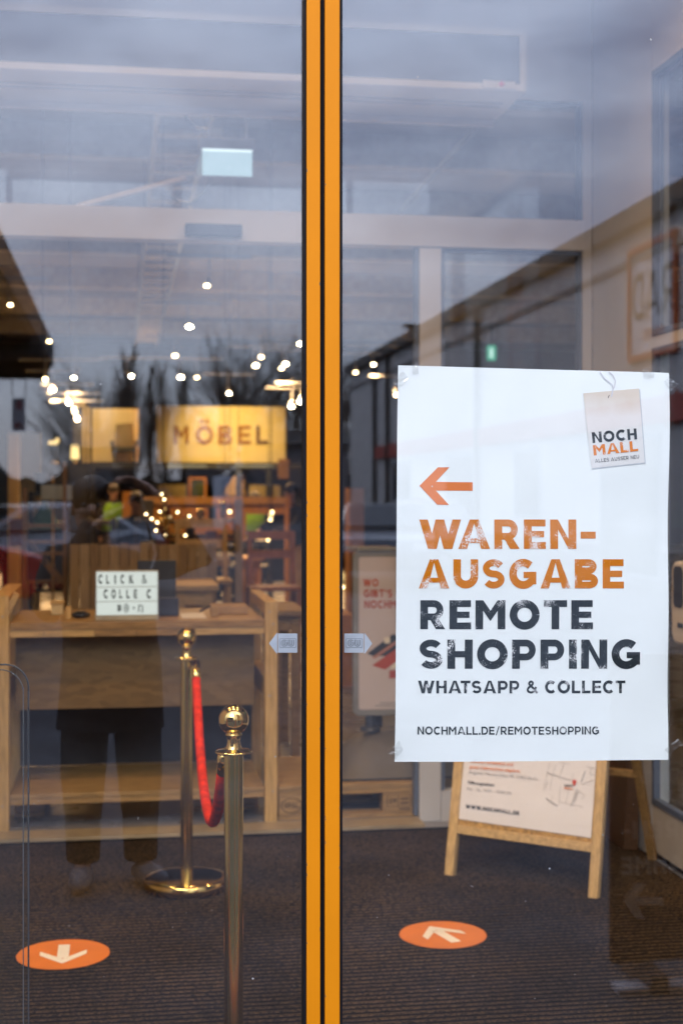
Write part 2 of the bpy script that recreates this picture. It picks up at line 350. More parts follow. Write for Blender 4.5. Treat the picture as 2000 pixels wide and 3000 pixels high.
def font_text(body, fn, mat, name, parent, bold=0.0, lift=Vector((0, -.0004, 0))):
    cu = bpy.data.curves.new("print", 'FONT'); cu.body = body; cu.size = 1; cu.offset = bold; cu.resolution_u = 2
    ob = bpy.data.objects.new("print", cu); me = bpy.data.meshes.new_from_object(ob)
    xs = [v.co.x for v in me.vertices]; x0, x1 = min(xs), max(xs); cap = .72
    m = MB(); m.add([fn((v.co.x - x0) / (x1 - x0), v.co.y / cap) + lift for v in me.vertices], [tuple(p.vertices) for p in me.polygons])
    bpy.data.objects.remove(ob); bpy.data.curves.remove(cu); bpy.data.meshes.remove(me)
    return m.build(name, mat, parent)
# ================================================================== THE SETTING
VX0, VX1, VY = -2.0, 2.32, 3.9          # lobby: side walls and the inner partition
g = box_obj("ground", (-160, 160, -200, -.30, -.2, -.03), M['asphalt']); tag(g, kind='structure')
box_obj("pavement", (-14, 14, -2.2, -.06, -.03, .0), M['asphalt'], bevel=.01)['kind'] = 'structure'
box_obj("floor", (-16, 18, .06, 40, -.2, 0), M['concrete'])['kind'] = 'structure'

def grille_mat():
    m, t, o = newmat("perforated_grille"); b = N(t, "ShaderNodeBsdfPrincipled"); l = t.links.new; l(b.outputs[0], o.inputs[0])
    tcn = N(t, "ShaderNodeTexCoord"); v = N(t, "ShaderNodeTexVoronoi"); v.inputs['Randomness'].default_value = 0.0; v.inputs['Scale'].default_value = 100
    mpn = N(t, "ShaderNodeMapping"); mpn.inputs['Rotation'].default_value = (0, rad(45), 0); l(tcn.outputs['Object'], mpn.inputs[0]); l(mpn.outputs[0], v.inputs[0])
    r = N(t, "ShaderNodeValToRGB"); e = r.color_ramp.elements; e[0].position = .30; e[1].position = .42; e[0].color = (.006, .008, .012, 1); e[1].color = (.09, .105, .135, 1)
    l(v.outputs['Distance'], r.inputs[0]); l(r.outputs[0], b.inputs['Base Color']); b.inputs['Roughness'].default_value = .5; return m
def carpet_mat():
    m, t, o = newmat("ribbed_entrance_carpet"); b = N(t, "ShaderNodeBsdfPrincipled"); l = t.links.new; l(b.outputs[0], o.inputs[0])
    g_ = N(t, "ShaderNodeNewGeometry"); mpn = N(t, "ShaderNodeMapping"); mpn.inputs['Scale'].default_value = (.5, 1, 1); l(g_.outputs['Position'], mpn.inputs[0])
    n1 = N(t, "ShaderNodeTexNoise"); n1.inputs['Scale'].default_value = 190; n1.inputs['Detail'].default_value = 3; l(mpn.outputs[0], n1.inputs[0])
    n2 = N(t, "ShaderNodeTexNoise"); n2.inputs['Scale'].default_value = 1.6; n2.inputs['Detail'].default_value = 4; l(g_.outputs['Position'], n2.inputs[0])
    r = N(t, "ShaderNodeValToRGB"); e = r.color_ramp.elements; e[0].position = .36; e[1].position = .72; e[0].color = (.007, .005, .003, 1); e[1].color = (.105, .066, .030, 1)
    l(n1.outputs[0], r.inputs[0])
    r2 = N(t, "ShaderNodeValToRGB"); r2.color_ramp.elements[0].color = (.55, .55, .58, 1); r2.color_ramp.elements[0].position = .35; r2.color_ramp.elements[1].color = (1.15, 1.1, 1.05, 1); r2.color_ramp.elements[1].position = .65
    l(n2.outputs[0], r2.inputs[0])
    mm = N(t, "ShaderNodeMix", data_type='RGBA', blend_type='MULTIPLY'); mm.inputs['Factor'].default_value = 1; l(r.outputs[0], mm.inputs['A']); l(r2.outputs[0], mm.inputs['B'])
    n3 = N(t, "ShaderNodeTexVoronoi"); n3.inputs['Scale'].default_value = 26; l(g_.outputs['Position'], n3.inputs['Vector'])
    s3 = N(t, "ShaderNodeMapRange"); s3.inputs['From Min'].default_value = .10; s3.inputs['From Max'].default_value = .05; l(n3.outputs['Distance'], s3.inputs['Value'])
    c3 = N(t, "ShaderNodeSeparateColor"); l(n3.outputs['Color'], c3.inputs[0]); g3 = N(t, "ShaderNodeMath", operation='GREATER_THAN'); g3.inputs[1].default_value = .9; l(c3.outputs[0], g3.inputs[0])
    k3 = N(t, "ShaderNodeMath", operation='MULTIPLY'); l(s3.outputs[0], k3.inputs[0]); l(g3.outputs[0], k3.inputs[1])
    m3 = N(t, "ShaderNodeMix", data_type='RGBA'); m3.inputs['B'].default_value = (.20, .165, .13, 1); l(k3.outputs[0], m3.inputs['Factor']); l(mm.outputs['Result'], m3.inputs['A']); mm = m3
    l(mm.outputs['Result'], b.inputs['Base Color']); b.inputs['Roughness'].default_value = .95; b.inputs['Specular IOR Level'].default_value = .15
    bp = N(t, "ShaderNodeBump"); bp.inputs['Strength'].default_value = .6; bp.inputs['Distance'].default_value = .006; l(n1.outputs[0], bp.inputs['Height']); l(bp.outputs[0], b.inputs['Normal']); return m
M['mat'] = carpet_mat(); M['perf'] = grille_mat()

# entrance mat: every rib of the carpet is a strip of its own
mat_o = box_obj("entrance_mat", (VX0 + .01, VX1 - .01, .12, 3.76, 0.001, .006), pmat("mat_backing", (.006, .005, .004), .95, var=.2, spec=.05))
tag(mat_o, "brown ribbed entrance mat covering the whole lobby floor", "mat")
P_ = .0365; n_ = int((3.74 - .14) / P_); strip0 = None
for i in range(n_):
    y = .14 + i * P_
    if strip0 is None:
        strip0 = MB(); nx = 24; x0, x1 = VX0 + .02, VX1 - .02
        prof = [(0, .0062), (.002, .009), (.009, .0105), (.016, .009), (.019, .0062)]
        vs = []; fs = []
        for k in range(nx + 1):
            x = x0 + (x1 - x0) * k / nx; j = random.uniform(-.0012, .0012)
            vs += [(x, .14 + a + j, z + random.uniform(-.0008, .0008)) for a, z in prof]
        for k in range(nx):
            for a in range(4): q = k * 5 + a; fs.append((q, q + 1, q + 6, q + 5))
        strip0 = MB().add(vs, fs).build("mat_strip", M['mat'], mat_o, smooth=True); base = strip0.location.copy()
    else:
        c = strip0.copy(); COL.objects.link(c); c.parent = mat_o; c.location = base + Vector((0, i * P_, 0))

# lobby shell
def wallpiece(name, b, mat=None, label=None, cat='wall'):
    o = box_obj(name, b, mat or M['white_wall']); tag(o, label, cat); return o
lobby_l = wallpiece("wall", (VX0 - .12, VX0, .12, 3.9, 0, 4.2), label="white side wall of the lobby to the left of the counter")
box_obj("ceiling", (VX0 - .12, 3.6, .12, 3.96, 4.2, 4.35), M['white_wall'])['kind'] = 'structure'

# right side wall of the lobby: glazed, white frames
sw = thing("glazed_side_wall", "white framed glazed side wall of the lobby beyond the poster", "glass wall", (VX1, 2, 0))
zt = 3.48; zb = .237; zm = 2.285; ye = 3.09
def swb(name, y0, y1, z0, z1, mat, dx=0.0, th=.08, **k): return box_obj(name, (VX1 + dx, VX1 + dx + th, y0, y1, z0, z1), mat, sw, **k)
swb("corner_post", ye, 3.9, 0.0, 4.2, M['white'], bevel=.004)
swb("head_panel", .14, ye - .003, zt, 4.2, M['white'])
swb("bottom_rail", .14, ye - .003, 0.03, zb, pmat("beige_rail", (.50, .44, .36), .5, var=.05), bevel=.004)
swb("transom", .14, ye - .003, zm - .03, zm + .02, M['white'])
for a, b_ in ((zb, zm - .03), (zm + .02, zt)):
    swb("pane", .16, ye - .02, a + .006, b_ - .006, M['glass_in'], .035, .008)
    for (y0, y1, z0, z1) in ((ye - .03, ye - .004, a + .002, b_ - .002), (.16, ye - .031, b_ - .028, b_ - .002), (.16, ye - .031, a + .002, a + .028)):
        swb("gasket", y0, y1, z0, z1, M['blue_gasket'], -.004, .03)
swb("post", .9, .98, 0.0, 4.19, M['white'], -.006)
tag(box_obj("side_room_wall", (3.5, 3.6, .12, 3.9, 0, 4.2), pmat("dim_room_wall", (.07, .075, .085), .8)), "dim wall of the side room behind the glazed side wall", "wall")
tag(box_obj("teal_panel", (VX1 + .16, VX1 + .20, 1.4, 3.05, 1.72, 2.25), pmat("teal_paint", (.17, .34, .31), .6)), "teal painted panel seen through the glazed side wall", "panel")

# inner partition at the back of the lobby
A = lambda px, py: at(px, py, VY)
zbt, zbb = A(1000, 625).z, A(1000, 717).z
ztr = A(1000, 268).z
xP0, xP1, xR = A(1228, 1000).x, A(1292, 1000).x, A(1706, 1000).x
ip = thing("inner_partition", "white framed glass partition with transom at the back of the lobby", "partition", (0, VY, 0))
def ipb(name, x0, x1, z0, z1, mat, dy=0.0, th=.08, **k): return box_obj(name, (x0, x1, VY + dy, VY + dy + th, z0, z1), mat, ip, **k)
ipb("head_panel", VX0, VX1 - .002, ztr, 4.2, M['white'])
ipb("beam", VX0, xR, zbb, zbt, M['white'], -.01, .1, bevel=.004)
ipb("post", xP0, xP1, 0, zbb - .002, M['white'], bevel=.004)
ipb("corner_panel", xR, VX1 - .003, 0, ztr - .002, M['white'])
ipb("post", -1.42, -1.34, 0, zbb - .002, M['white'], bevel=.004)
zlb, zlr = A(1300, 2318).z, 0
ipb("bottom_rail", xP1 + .001, xR - .001, 0, zlb, M['white'])
ipb("threshold", -1.33, xP0 - .002, 0, .022, pmat("brass_threshold", (.42, .33, .2), .4, metal=.3, var=.2), -.14, .16)
for (x0, x1, z0, z1) in ((VX0 + .02, xR, zbt, ztr), (xP1, xR, zlb, zbb)):
    ipb("pane", x0 + .012, x1 - .012, z0 + .006, z1 - .006, M['glass_in'], .03, .008)
    for (a, b_, c, d) in ((x1 - .02, x1 - .001, z0 + .001, z1 - .001), (x0 + .001, x0 + .02, z0 + .001, z1 - .001), (x0 + .02, x1 - .02, z1 - .019, z1 - .001)):
        ipb("gasket", a, b_, c, d, M['blue_gasket'], .012, .05)
ipb("door_jamb", xP0 - .022, xP0 - .003, .03, zbb - .004, M['blue_gasket'], .01, .05)
p0, p1 = A(541, 661), A(706, 699)
sn = thing("motion_sensor", "dark grey sensor bar fixed to the white beam", "sensor", ((p0.x + p1.x) / 2, VY - .01, p1.z))
box_obj("housing", (p0.x, p1.x, VY - .075, VY - .0105, p1.z, p0.z), pmat("slate_plastic", (.03, .04, .06), .5, spec=.2), sn, bevel=.006)
box_obj("lens", (p0.x + .19, p1.x - .01, VY - .078, VY - .0755, p1.z + .035, p0.z - .012), M['black'], sn)

# air curtain over the inner door
q0 = at(1540, 88, 3.35); q1 = at(1540, 268, 3.35)
ac = thing("air_curtain", "long white air curtain unit with grey perforated grille over the inner door", "air curtain", (0, 3.6, q1.z))
ax1 = q1.x; ax0 = -1.7; fr = .03
box_obj("housing", (ax0, ax1, 3.362, VY - .012, q1.z, q0.z), M['white'], ac, bevel=.006)
box_obj("grille", (ax0 + fr, ax1 - fr, 3.352, 3.3615, q1.z + fr, q0.z - fr), M['perf'], ac)
for b_ in ((ax0, ax1, q0.z - fr, q0.z), (ax0, ax1, q1.z, q1.z + fr)): box_obj("trim", (b_[0], b_[1], 3.345, 3.3618, b_[2], b_[3]), M['white'], ac)
for b_ in ((ax0, ax0 + fr), (ax1 - fr, ax1)): box_obj("trim", (b_[0], b_[1], 3.3455, 3.3618, q1.z + fr, q0.z - fr), M['white'], ac)
pc = at(1470, 246, 3.34)
box_obj("control_plate", (pc.x - .09, pc.x + .06, 3.335, 3.3449, q1.z + .004, pc.z + .012), M['white'], ac)
MB().lathe([(0, 0), (.011, 0), (.011, .006), (0, .006)], (0, 0, 0), 14)
kn = MB(); kn.prism([Vector((pc.x - .005 + .012 * cos(t), 3.335, pc.z - .002 + .012 * sin(t))) for t in [2 * pi * k / 12 for k in range(12)]], (0, -.006, 0)); kn.build("knob", pmat("red_plastic", (.55, .03, .05), .4), ac)
for i in range(2): box_obj("outlet_slot", (ax0 + .05, ax1 - .05, 3.55 + i * .06, 3.57 + i * .06, q1.z - .003, q1.z - .0005), M['grille'], ac)
box_obj("mounting_rail", (ax0, ax1 - .02, VY - .055, VY - .0125, q1.z - .03, q1.z - .004), M['white'], ac)

# six warm downlights in the lobby ceiling (they show in the brass balls)
for i, (x, y, pos) in enumerate([(-.9, .9, "front left"), (.3, .9, "front middle"), (1.5, .9, "front right"), (-.9, 2.2, "rear left"), (.3, 2.2, "rear middle"), (1.5, 2.2, "rear right")]):
    d = thing("ceiling_downlight", "round warm ceiling downlight of the lobby, %s of the six" % pos, "downlight", (x, y, 4.2), "downlights in the lobby ceiling")
    MB().lathe([(.085, 4.2), (.085, 4.188), (.065, 4.186), (.062, 4.2)], (x, y, 0), 20).build("ring", M['white'], d, smooth=True)
    MB().lathe([(0, 4.193), (.06, 4.193), (.06, 4.198), (0, 4.198)], (x, y, 0), 20).build("diffuser", emat("warm_downlight", (1, .74, .42), 14), d)
    ld = bpy.data.lights.new("downlight", 'SPOT'); ld.energy = 22; ld.color = (1, .59, .25); ld.spot_size = rad(142); ld.spot_blend = .9; ld.shadow_soft_size = .06
    lo = bpy.data.objects.new("lamp", ld); COL.objects.link(lo); lo.parent = d; lo.location = (0, 0, -.03)

# ================================================================== THE OUTER SLIDING DOOR
YG = 0.0
X = lambda px, Y=-.022: at(px, 1500, Y).x
ZH = 4.0
for side, s0, s1, gx0, gx1, lab in (("l", X(898), X(938), -.80, X(897, 0), "orange framed sliding door leaf with arrow sticker pointing left"), ("r", X(952), X(995), X(996, 0), 1.62, "orange framed sliding door leaf carrying the white poster")):
    lf = thing("sliding_door", lab, "door", ((gx0 + gx1) / 2, 0, .02), "leaves of the orange sliding door")
    box_obj("stile", (s0, s1, -.022, .03, .02, ZH), M['orange'], lf, bevel=.0015)
    o0 = gx0 - .045 if side == "l" else gx1
    box_obj("outer_stile", (o0, o0 + .045, -.022, .03, .02, ZH), M['orange'], lf, bevel=.0015)
    a, b_ = (gx0, s0 - .0005) if side == "l" else (s1 + .0005, gx1)
    box_obj("bottom_rail", (a, b_, -.022, .03, .02, .09), M['orange'], lf, bevel=.0015)
    box_obj("top_rail", (a, b_, -.022, .03, ZH - .06, ZH), M['orange'], lf, bevel=.0015)
    box_obj("glass_pane", (gx0 + .002, gx1 - .002, 0, .010, .092, ZH - .062), M['glass'], lf)
    if side == "l":
        box_obj("gasket", (X(889, -.004), s0 - .0006, -.0195, .0285, .092, ZH - .062), M['rubber'], lf)
        box_obj("edge_seal", (s1 + .0003, (s1 + X(952)) / 2 - .0003, -.012, .02, .02, ZH), M['rubber'], lf)
    else:
        box_obj("gasket", (s1 + .0006, X(999.5, -.004), -.0195, .0285, .092, ZH - .062), M['rubber'], lf)
        box_obj("edge_seal", ((X(938) + s0) / 2 + .0003, s0 - .0003, -.0125, .02, .02, ZH), M['rubber'], lf)
    if side == "l": leafL = lf
    else: leafR = lf
chip = pmat("bare_chipped_metal", (.10, .085, .07), .5, var=.3); rc = random.Random(8)
for lf, s0, s1 in ((leafL, X(898), X(938)), (leafR, X(952), X(995))):
    for k in range(16):
        e = rc.choice((s0, s1)); z = rc.uniform(.5, 2.7); h_ = rc.uniform(.002, .009); d = rc.uniform(.0008, .0022) * (1 if e == s0 else -1)
        MB().add([(e + d * .02, -.0223, z), (e + d, -.0223, z + h_ * .3), (e + d * .6, -.0223, z + h_ * .8), (e + d * .02, -.0223, z + h_)], [(0, 1, 2, 3)]).build("paint_chip", chip, lf)
# the front of this building round the door
fc = thing("shop_front", "orange and grey front of the shop round the sliding door", "facade", (0, 0, 0))
box_obj("door_head", (-2.6, 3.4, -.05, .11, ZH + .02, ZH + .35), M['orange'], fc)
fcm = pmat("grey_facade_panel", (.30, .30, .30), .6, var=.06)
box_obj("wall", (-16, 18, -.04, .1, ZH + .36, 6.2), fcm, fc); box_obj("wall", (-16, -2.61, -.04, .1, -.03, ZH + .355), fcm, fc); box_obj("wall", (3.41, 18, -.04, .1, -.03, ZH + .355), fcm, fc)
for x0, x1 in ((-2.6, -.90), (1.70, 3.4)):
    box_obj("side_light", (x0 + .05, x1 - .05, .02, .03, .1, ZH), M['glass'], fc)
    for a in (x0, x1 - .045): box_obj("frame_post", (a, a + .045, 0, .06, 0, ZH + .018), M['orange'], fc)
    box_obj("frame_sill", (x0 + .046, x1 - .046, 0, .06, 0, .1), M['orange'], fc)

dustm = pmat("pale_dust", (.36, .36, .36), .8, var=.2); rd = random.Random(31)
for lf, a, b_ in ((leafL, 5, 885), (leafR, 1003, 1995)):
    m = MB()
    for k in range(42):
        px, py = rd.uniform(a, b_), rd.uniform(60, 2980); 
        if 1150 < px < 1965 and 1060 < py < 2240 and rd.random() < .8: continue
        s_ = rd.uniform(.5, 1.5) if rd.random() < .88 else rd.uniform(2, 3); t_ = rd.uniform(0, pi); ln_ = s_ * (rd.uniform(3, 7) if rd.random() < .16 else rd.uniform(.8, 1.4)); wd_ = s_ * (.35 if ln_ > 2.5 * s_ else .9)
        m.add([at(px + x * cos(t_) - y * sin(t_), py + x * sin(t_) + y * cos(t_), -.0007) for x, y in ((-ln_, -wd_), (ln_, -wd_ * .6), (ln_ * .8, wd_), (-ln_ * .7, wd_ * .7))], [(0, 1, 2, 3)])
    o = m.build("dust_specks", dustm, lf); o['kind'] = 'stuff'
# arrow stickers on the glass
for (px, d, lf, lab) in ((814, -1, leafL, "left"), (1008, 1, leafR, "right")):
    st = thing("arrow_sticker", "small silver arrow sticker pointing %s on the %s door glass" % (lab, lab), "sticker", at(px + 28, 1912, 0), "silver arrow stickers beside the door gap")
    P = lambda x, y: at(x, y, -.0012)
    x0, x1 = px, px + 57
    m = MB(); m.prism([P(x0, 1912), P(x1, 1912), P(x1, 1856), P(x0, 1856)], (0, .0008, 0)); m.build("square", M['silver'], st)
    if d < 0: tri = [P(x0 - 2, 1917), P(x0 - 2, 1853), P(788, 1885)]
    else: tri = [P(x1 + 2, 1853), P(x1 + 2, 1917), P(1090, 1885)]
    MB().prism(tri, (0, .0008, 0)).build("arrow_head", M['silver'], st)
    L_ = Vector((0, -.0004, 0)); m = MB()
    bx = (x0 + 5, x1 - 4, 1871, 1897)
    rr = arc(bx[0] + 3, bx[2] + 3, 3, 3, 180, 270, 4) + arc(bx[1] - 3, bx[2] + 3, 3, 3, 270, 360, 4) + arc(bx[1] - 3, bx[3] - 3, 3, 3, 0, 90, 4) + arc(bx[0] + 3, bx[3] - 3, 3, 3, 90, 180, 4)
    for q in ribbon(rr + [rr[0]], .8): m.add([P(*p) + L_ for p in q], [(0, 1, 2, 3)])
    m.build("outline", M['print_dark'], st)
    m = MB()                                   # outlined G and U with a link between
    fx = lambda u, v: P(x0 + 10 + u * 37, 1893 - v * 18) + L_ * 1.3
    for g_, ox in (("G", 0.0), ("U", .56)):
        ps, wd = glyph(g_, .40)
        if g_ == "G": loops = [arc(.24, .5, .24, .5, 40, 330, 22), arc(.24, .5, .10, .24, 40, 320, 16), [(.30, .55), (.46, .55), (.46, .2)], [(.30, .55), (.30, .36)]]
        else: loops = [[(0, 1), (0, .4)] + arc(.21, .34, .21, .34, 180, 360, 14) + [(.42, 1), (.28, 1), (.28, .36)] + arc(.21, .34, .07, .14, 360, 180, 8) + [(.14, 1), (0, 1)]]
        for lp in loops:
            for q in ribbon(lp, .042, .085): m.add([fx(ox + a, b_) for a, b_ in q], [(0, 1, 2, 3)])
    for q in ribbon([(.46, .52), (.58, .52)], .05, .09): m.add([fx(a, b_) for a, b_ in q], [(0, 1, 2, 3)])
    m.build("emblem", M['print_dark'], st)

# ------------------------------------------------------------------ the big poster behind the right-hand glass
YP = .0135
cTL, cTR, cBR, cBL = (1165.5, 1070), (1960.5, 1092), (1958, 2227), (1157, 2233.5)
def disp(x, z):
    d = .0026 + .0014 * sin(x * 9 + z * 3.2) + .0011 * sin(z * 13 + 1.3 + x * 4) + .0003 * sin(x * 41 - z * 23)
    c = at(1958, 1500, YP).x
    d += max(0, (x - (c - .06)) / .06) ** 2 * .003 * (1 + sin(z * 17))
    r = Vector((x - at(*cBL, YP).x, 0, z - at(*cBL, YP).z)).length
    return d + max(0, 1 - r / .13) ** 2 * .004
po = thing("poster", "large white poster with orange and black lettering taped inside the glass", "poster", at(1558, 2230, YP))
NU, NV = 40, 56; vs = []; fs = []
for j in range(NV + 1):
    for i in range(NU + 1):
        u, v = i / NU, j / NV
        ex = 1.2 * sin(v * 9 + .5) * (u > .999) + (.8 * sin(v * 7)) * (u < .001)
        a = (cBL[0] + (cTL[0] - cBL[0]) * v, cBL[1] + (cTL[1] - cBL[1]) * v); b_ = (cBR[0] + (cTR[0] - cBR[0]) * v, cBR[1] + (cTR[1] - cBR[1]) * v)
        p = at(a[0] + (b_[0] - a[0]) * u + ex, a[1] + (b_[1] - a[1]) * u, YP); vs.append(p + Vector((0, disp(p.x, p.z), 0)))
for j in range(NV):
    for i in range(NU): k = j * (NU + 1) + i; fs.append((k, k + 1, k + NU + 2, k + NU + 1))
sh = MB().add(vs, fs).build("paper_sheet", M['paper'], po, smooth=True)
def poster_line(s, x0, y0, x1, y1, mat, w=.27, track=.15): return put_text(s, px_box(x0, y0, x1, y1, YP, disp), mat, "lettering", po, w, track, Vector((0, -.0007, 0)), label="%s line of lettering" % ("orange" if 'orange' in mat.name else "black"))
poster_line("WAREN-", 1227.5, 1522, 1745, 1608, M['ink_orange'])
poster_line("AUSGABE", 1226.5, 1638.5, 1827, 1724, M['ink_orange'])
poster_line("REMOTE", 1231, 1758.5, 1736.5, 1843.5, M['ink_dark'])
poster_line("SHOPPING", 1227.5, 1874, 1875, 1959.5, M['ink_dark'])
poster_line("WHATSAPP & COLLECT", 1224.5, 1994.5, 1832, 2031.5, M['ink_dark_small'], .235)
poster_line("NOCHMALL.DE/REMOTESHOPPING", 1223, 2129, 1754.5, 2152.5, M['ink_dark_small'], .215, .14)
def pq(px, py, k=1.0):
    p = at(px, py, YP); return p + Vector((0, disp(p.x, p.z) - .0007 * k, 0))
CZ = lambda x, y: (1000 + x * .6378, 1050 + y * .6378)
m = MB(); ah = [[(358, 585), (443, 500), (496, 500), (433, 567), (412, 588)], [(358, 585), (412, 588), (433, 607), (493, 673), (439, 672)]]
m.add([pq(*CZ(*p)) for p in ah[0]], [tuple(range(5))]); m.add([pq(*CZ(*p), 1.05) for p in ah[1]], [tuple(range(5))]); m.add([pq(*CZ(*p), 1.1) for p in [(418, 567), (602, 569), (602, 608), (418, 607)]], [(0, 1, 2, 3)])
m.build("arrow", M['print_orange'], po)
# the hang tag printed on it
tg = MB(); TL, TR, BR, BL = [CZ(*p) for p in ((1110, 160), (1365, 138), (1393, 478), (1150, 505))]
shd = MB()
for e, off in ((7, 2.0), (4.5, 2.2), (2.5, 2.4)): pass
tagm, t, o_ = newmat("printed_hang_tag"); b_ = N(t, "ShaderNodeBsdfPrincipled"); t.links.new(b_.outputs[0], o_.inputs[0])
tg_ = N(t, "ShaderNodeTexCoord"); sp_ = N(t, "ShaderNodeSeparateXYZ"); t.links.new(tg_.outputs['Generated'], sp_.inputs[0])
nz_ = N(t, "ShaderNodeTexNoise"); nz_.inputs['Scale'].default_value = 3; t.links.new(tg_.outputs['Generated'], nz_.inputs[0])
ad_ = N(t, "ShaderNodeMath", operation='MULTIPLY_ADD'); ad_.inputs[1].default_value = .18; t.links.new(nz_.outputs[0], ad_.inputs[0]); t.links.new(sp_.outputs['Z'], ad_.inputs[2])
rp_ = N(t, "ShaderNodeValToRGB"); e = rp_.color_ramp.elements; e[0].position = .30; e[0].color = (.72, .72, .71, 1); e[1].position = 1.08 - .08; e[1].color = (.66, .57, .47, 1)
e2 = e.new(.72); e2.color = (.76, .76, .74, 1)
t.links.new(ad_.outputs[0], rp_.inputs[0]); t.links.new(rp_.outputs[0], b_.inputs['Base Color']); b_.inputs['Roughness'].default_value = .6
tg.add([pq(*p, 1.6) for p in (BL, BR, TR, TL)], [(0, 1, 2, 3)]); tgo = tg.build("hang_tag", tagm, po, label="cream printed hang tag")
gsh = pmat("pale_grey_print", (.48, .52, .57), .6, var=.03)
sh_ = MB(); sh_.add([pq(p[0] + dx, p[1] + dy, 1.2) for p, dx, dy in ((BL, 2, 3), (BR, 3, 3), (TR, 3, 3), (TL, 4, 5))], [(0, 1, 2, 3)]); sh_.build("tag_shadow_print", gsh, tgo)
ep = CZ(1238, 180); m = MB()
for q in ribbon(arc(0, 0, 8.3, 8.3, 0, 360, 20), 2.6): m.add([pq(ep[0] + x, ep[1] + y, 2.0) for x, y in q], [(0, 1, 2, 3)])
m.build("eyelet", pmat("dark_bronze_print", (.05, .03, .028), .5), tgo)
m = MB(); 
for pts in ([(1185, 60), (1206, 92), (1232, 112), (1244, 122), (1246, 140), (1240, 176)], [(1226, 62), (1246, 78), (1257, 104), (1252, 130), (1244, 146), (1238, 176)]):
    for q in ribbon([CZ(*p) for p in pts], 3.4): m.add([pq(x, y, 2.3) for x, y in q], [(0, 1, 2, 3)])
m.build("string", pmat("pale_cord_print", (.60, .60, .64), .6), tgo)
def tagline(s, l, r, hpx, mat, w, tr=.15):
    l = CZ(*l); r = CZ(*r); ux, uy = r[0] - l[0], r[1] - l[1]; d = math.hypot(ux, uy); nx, ny = uy / d * hpx * .6378, -ux / d * hpx * .6378
    put_text(s, lambda u, v: pq(l[0] + ux * u + nx * v, l[1] + uy * u + ny * v, 2.2), mat, "lettering", tgo, w, tr, Vector((0, -.0002, 0)))
tagline("NOCH", (1154, 389), (1357, 371), 50, M['ink_dark_small'], .25)
tagline("MALL", (1160, 446), (1363, 425), 48, M['ink_orange_small'], .25, .12)
tagline("ALLES AUSSER NEU", (1166, 479), (1367, 459), 16.5, M['print_dark'], .15, .2)
# clear tape at the poster's corners
tapem = glass_mat("clear_tape", .10, (.93, .93, .92), .12)
for (pts, lab) in (([(1150, 1118), (1180, 1085), (1196, 1108), (1166, 1145)], "upper left corner"), ([(1943, 1118), (1957, 1106), (1988, 1126), (1962, 1146)], "upper right corner"), ([(1136, 2205), (1168, 2170), (1180, 2196), (1158, 2226)], "lower left corner"), ([(1945, 2196), (1985, 2164), (1998, 2184), (1958, 2212)], "lower right corner"), ([(1206, 1062), (1222, 1060), (1226, 1096), (1208, 1098)], "top edge, left"), ([(1880, 1080), (1916, 1076), (1914, 1108), (1884, 1110)], "top edge, right")):
    m = MB(); A_, B_, C_, D_ = [at(*p, .0125) for p in pts]; n = 5; vs = []; fs = []
    for j in range(n + 1):
        for i in range(n + 1):
            u, v = i / n, j / n; p = A_.lerp(B_, u).lerp(D_.lerp(C_, u), v); vs.append(p + Vector((0, random.uniform(-.0013, .0006), 0)))
    for j in range(n):
        for i in range(n): k = j * (n + 1) + i; fs.append((k, k + 1, k + n + 2, k + n + 1))
    tp = m.add(vs, fs).build("tape_strip", tapem, None, smooth=False); tag(tp, "piece of clear tape holding the poster at its %s" % lab, "tape", "clear tape round the poster")

# faint guard screen with rounded corner inside the left leaf
gs = thing("guard_screen", "clear guard screen with rounded upper corner at the lower left", "glass screen", at(-200, 2600, .5))
c0 = at(84, 1946, .5); m = MB(); r_ = .055; x0 = -1.1; zlo = .05
out_ = [Vector((x0, .5, zlo)), Vector((c0.x, .5, zlo))] + [Vector((c0.x - r_ + r_ * cos(rad(a)), .5, c0.z - r_ + r_ * sin(rad(a)))) for a in range(0, 91, 10)] + [Vector((x0, .5, c0.z))]
m.prism(out_, (0, .008, 0)); m.build("screen", M['guard'], gs)
MB().tube([p + Vector((0, .004, 0)) for p in out_[1:]], .0022, 6).build("edge_trim", pmat("smoked_edge_trim", (.05, .055, .06), .25, var=.1), gs)
MB().tube([p + Vector((-.012 if i < 12 else 0, .004, -.012 if i > 1 else 0)) for i, p in enumerate(out_[1:])], .0014, 6).build("edge_trim", pmat("clear_edge_trim", (.10, .105, .11), .25, var=.1), gs)
box_obj("base_rail", (x0, c0.x + .01, .48, .528, .018, .06), M['dark'], gs)

# ================================================================== IN THE LOBBY
def stanchion(loc, label):
    t_ = thing("rope_stanchion", label, "stanchion", loc, "brass rope stanchions")
    x, y, z = loc
    MB().lathe([(0, 0), (.170, 0), (.172, .004), (.172, .038), (.167, .044), (.14, .047), (.04, .051), (0, .051)], loc, 56).build("base", M['brass'], t_, smooth=True)
    MB().lathe([(.025, .04), (.025, .93)], loc, 40).build("post", M['brass_tube'], t_, smooth=True)
    MB().lathe([(.026, .926), (.046, .930), (.049, .934), (.046, .937), (.024, .940), (.020, .944)], loc, 40).build("collar", M['brass'], t_, smooth=True)
    MB().lathe([(.023, .940), (.019, .948), (.0165, .962), (.018, .972), (.0215, .977), (.0215, .980), (.019, .981), (.019, .984)], loc, 32).build("neck", M['brass'], t_, smooth=True)
    MB().sphere((x, y, z + 1.017), .0395, 40, 24).build("ball", M['brass'], t_, smooth=True)
    return t_
f1 = at(684.5, 2108, .765)
sA = stanchion((f1.x, f1.y, .0106), "brass stanchion with ball top nearest the glass")
b1 = on_floor(547, 2608); sB = stanchion((b1.x, b1.y, .0106), "brass stanchion with round base farther from the glass")
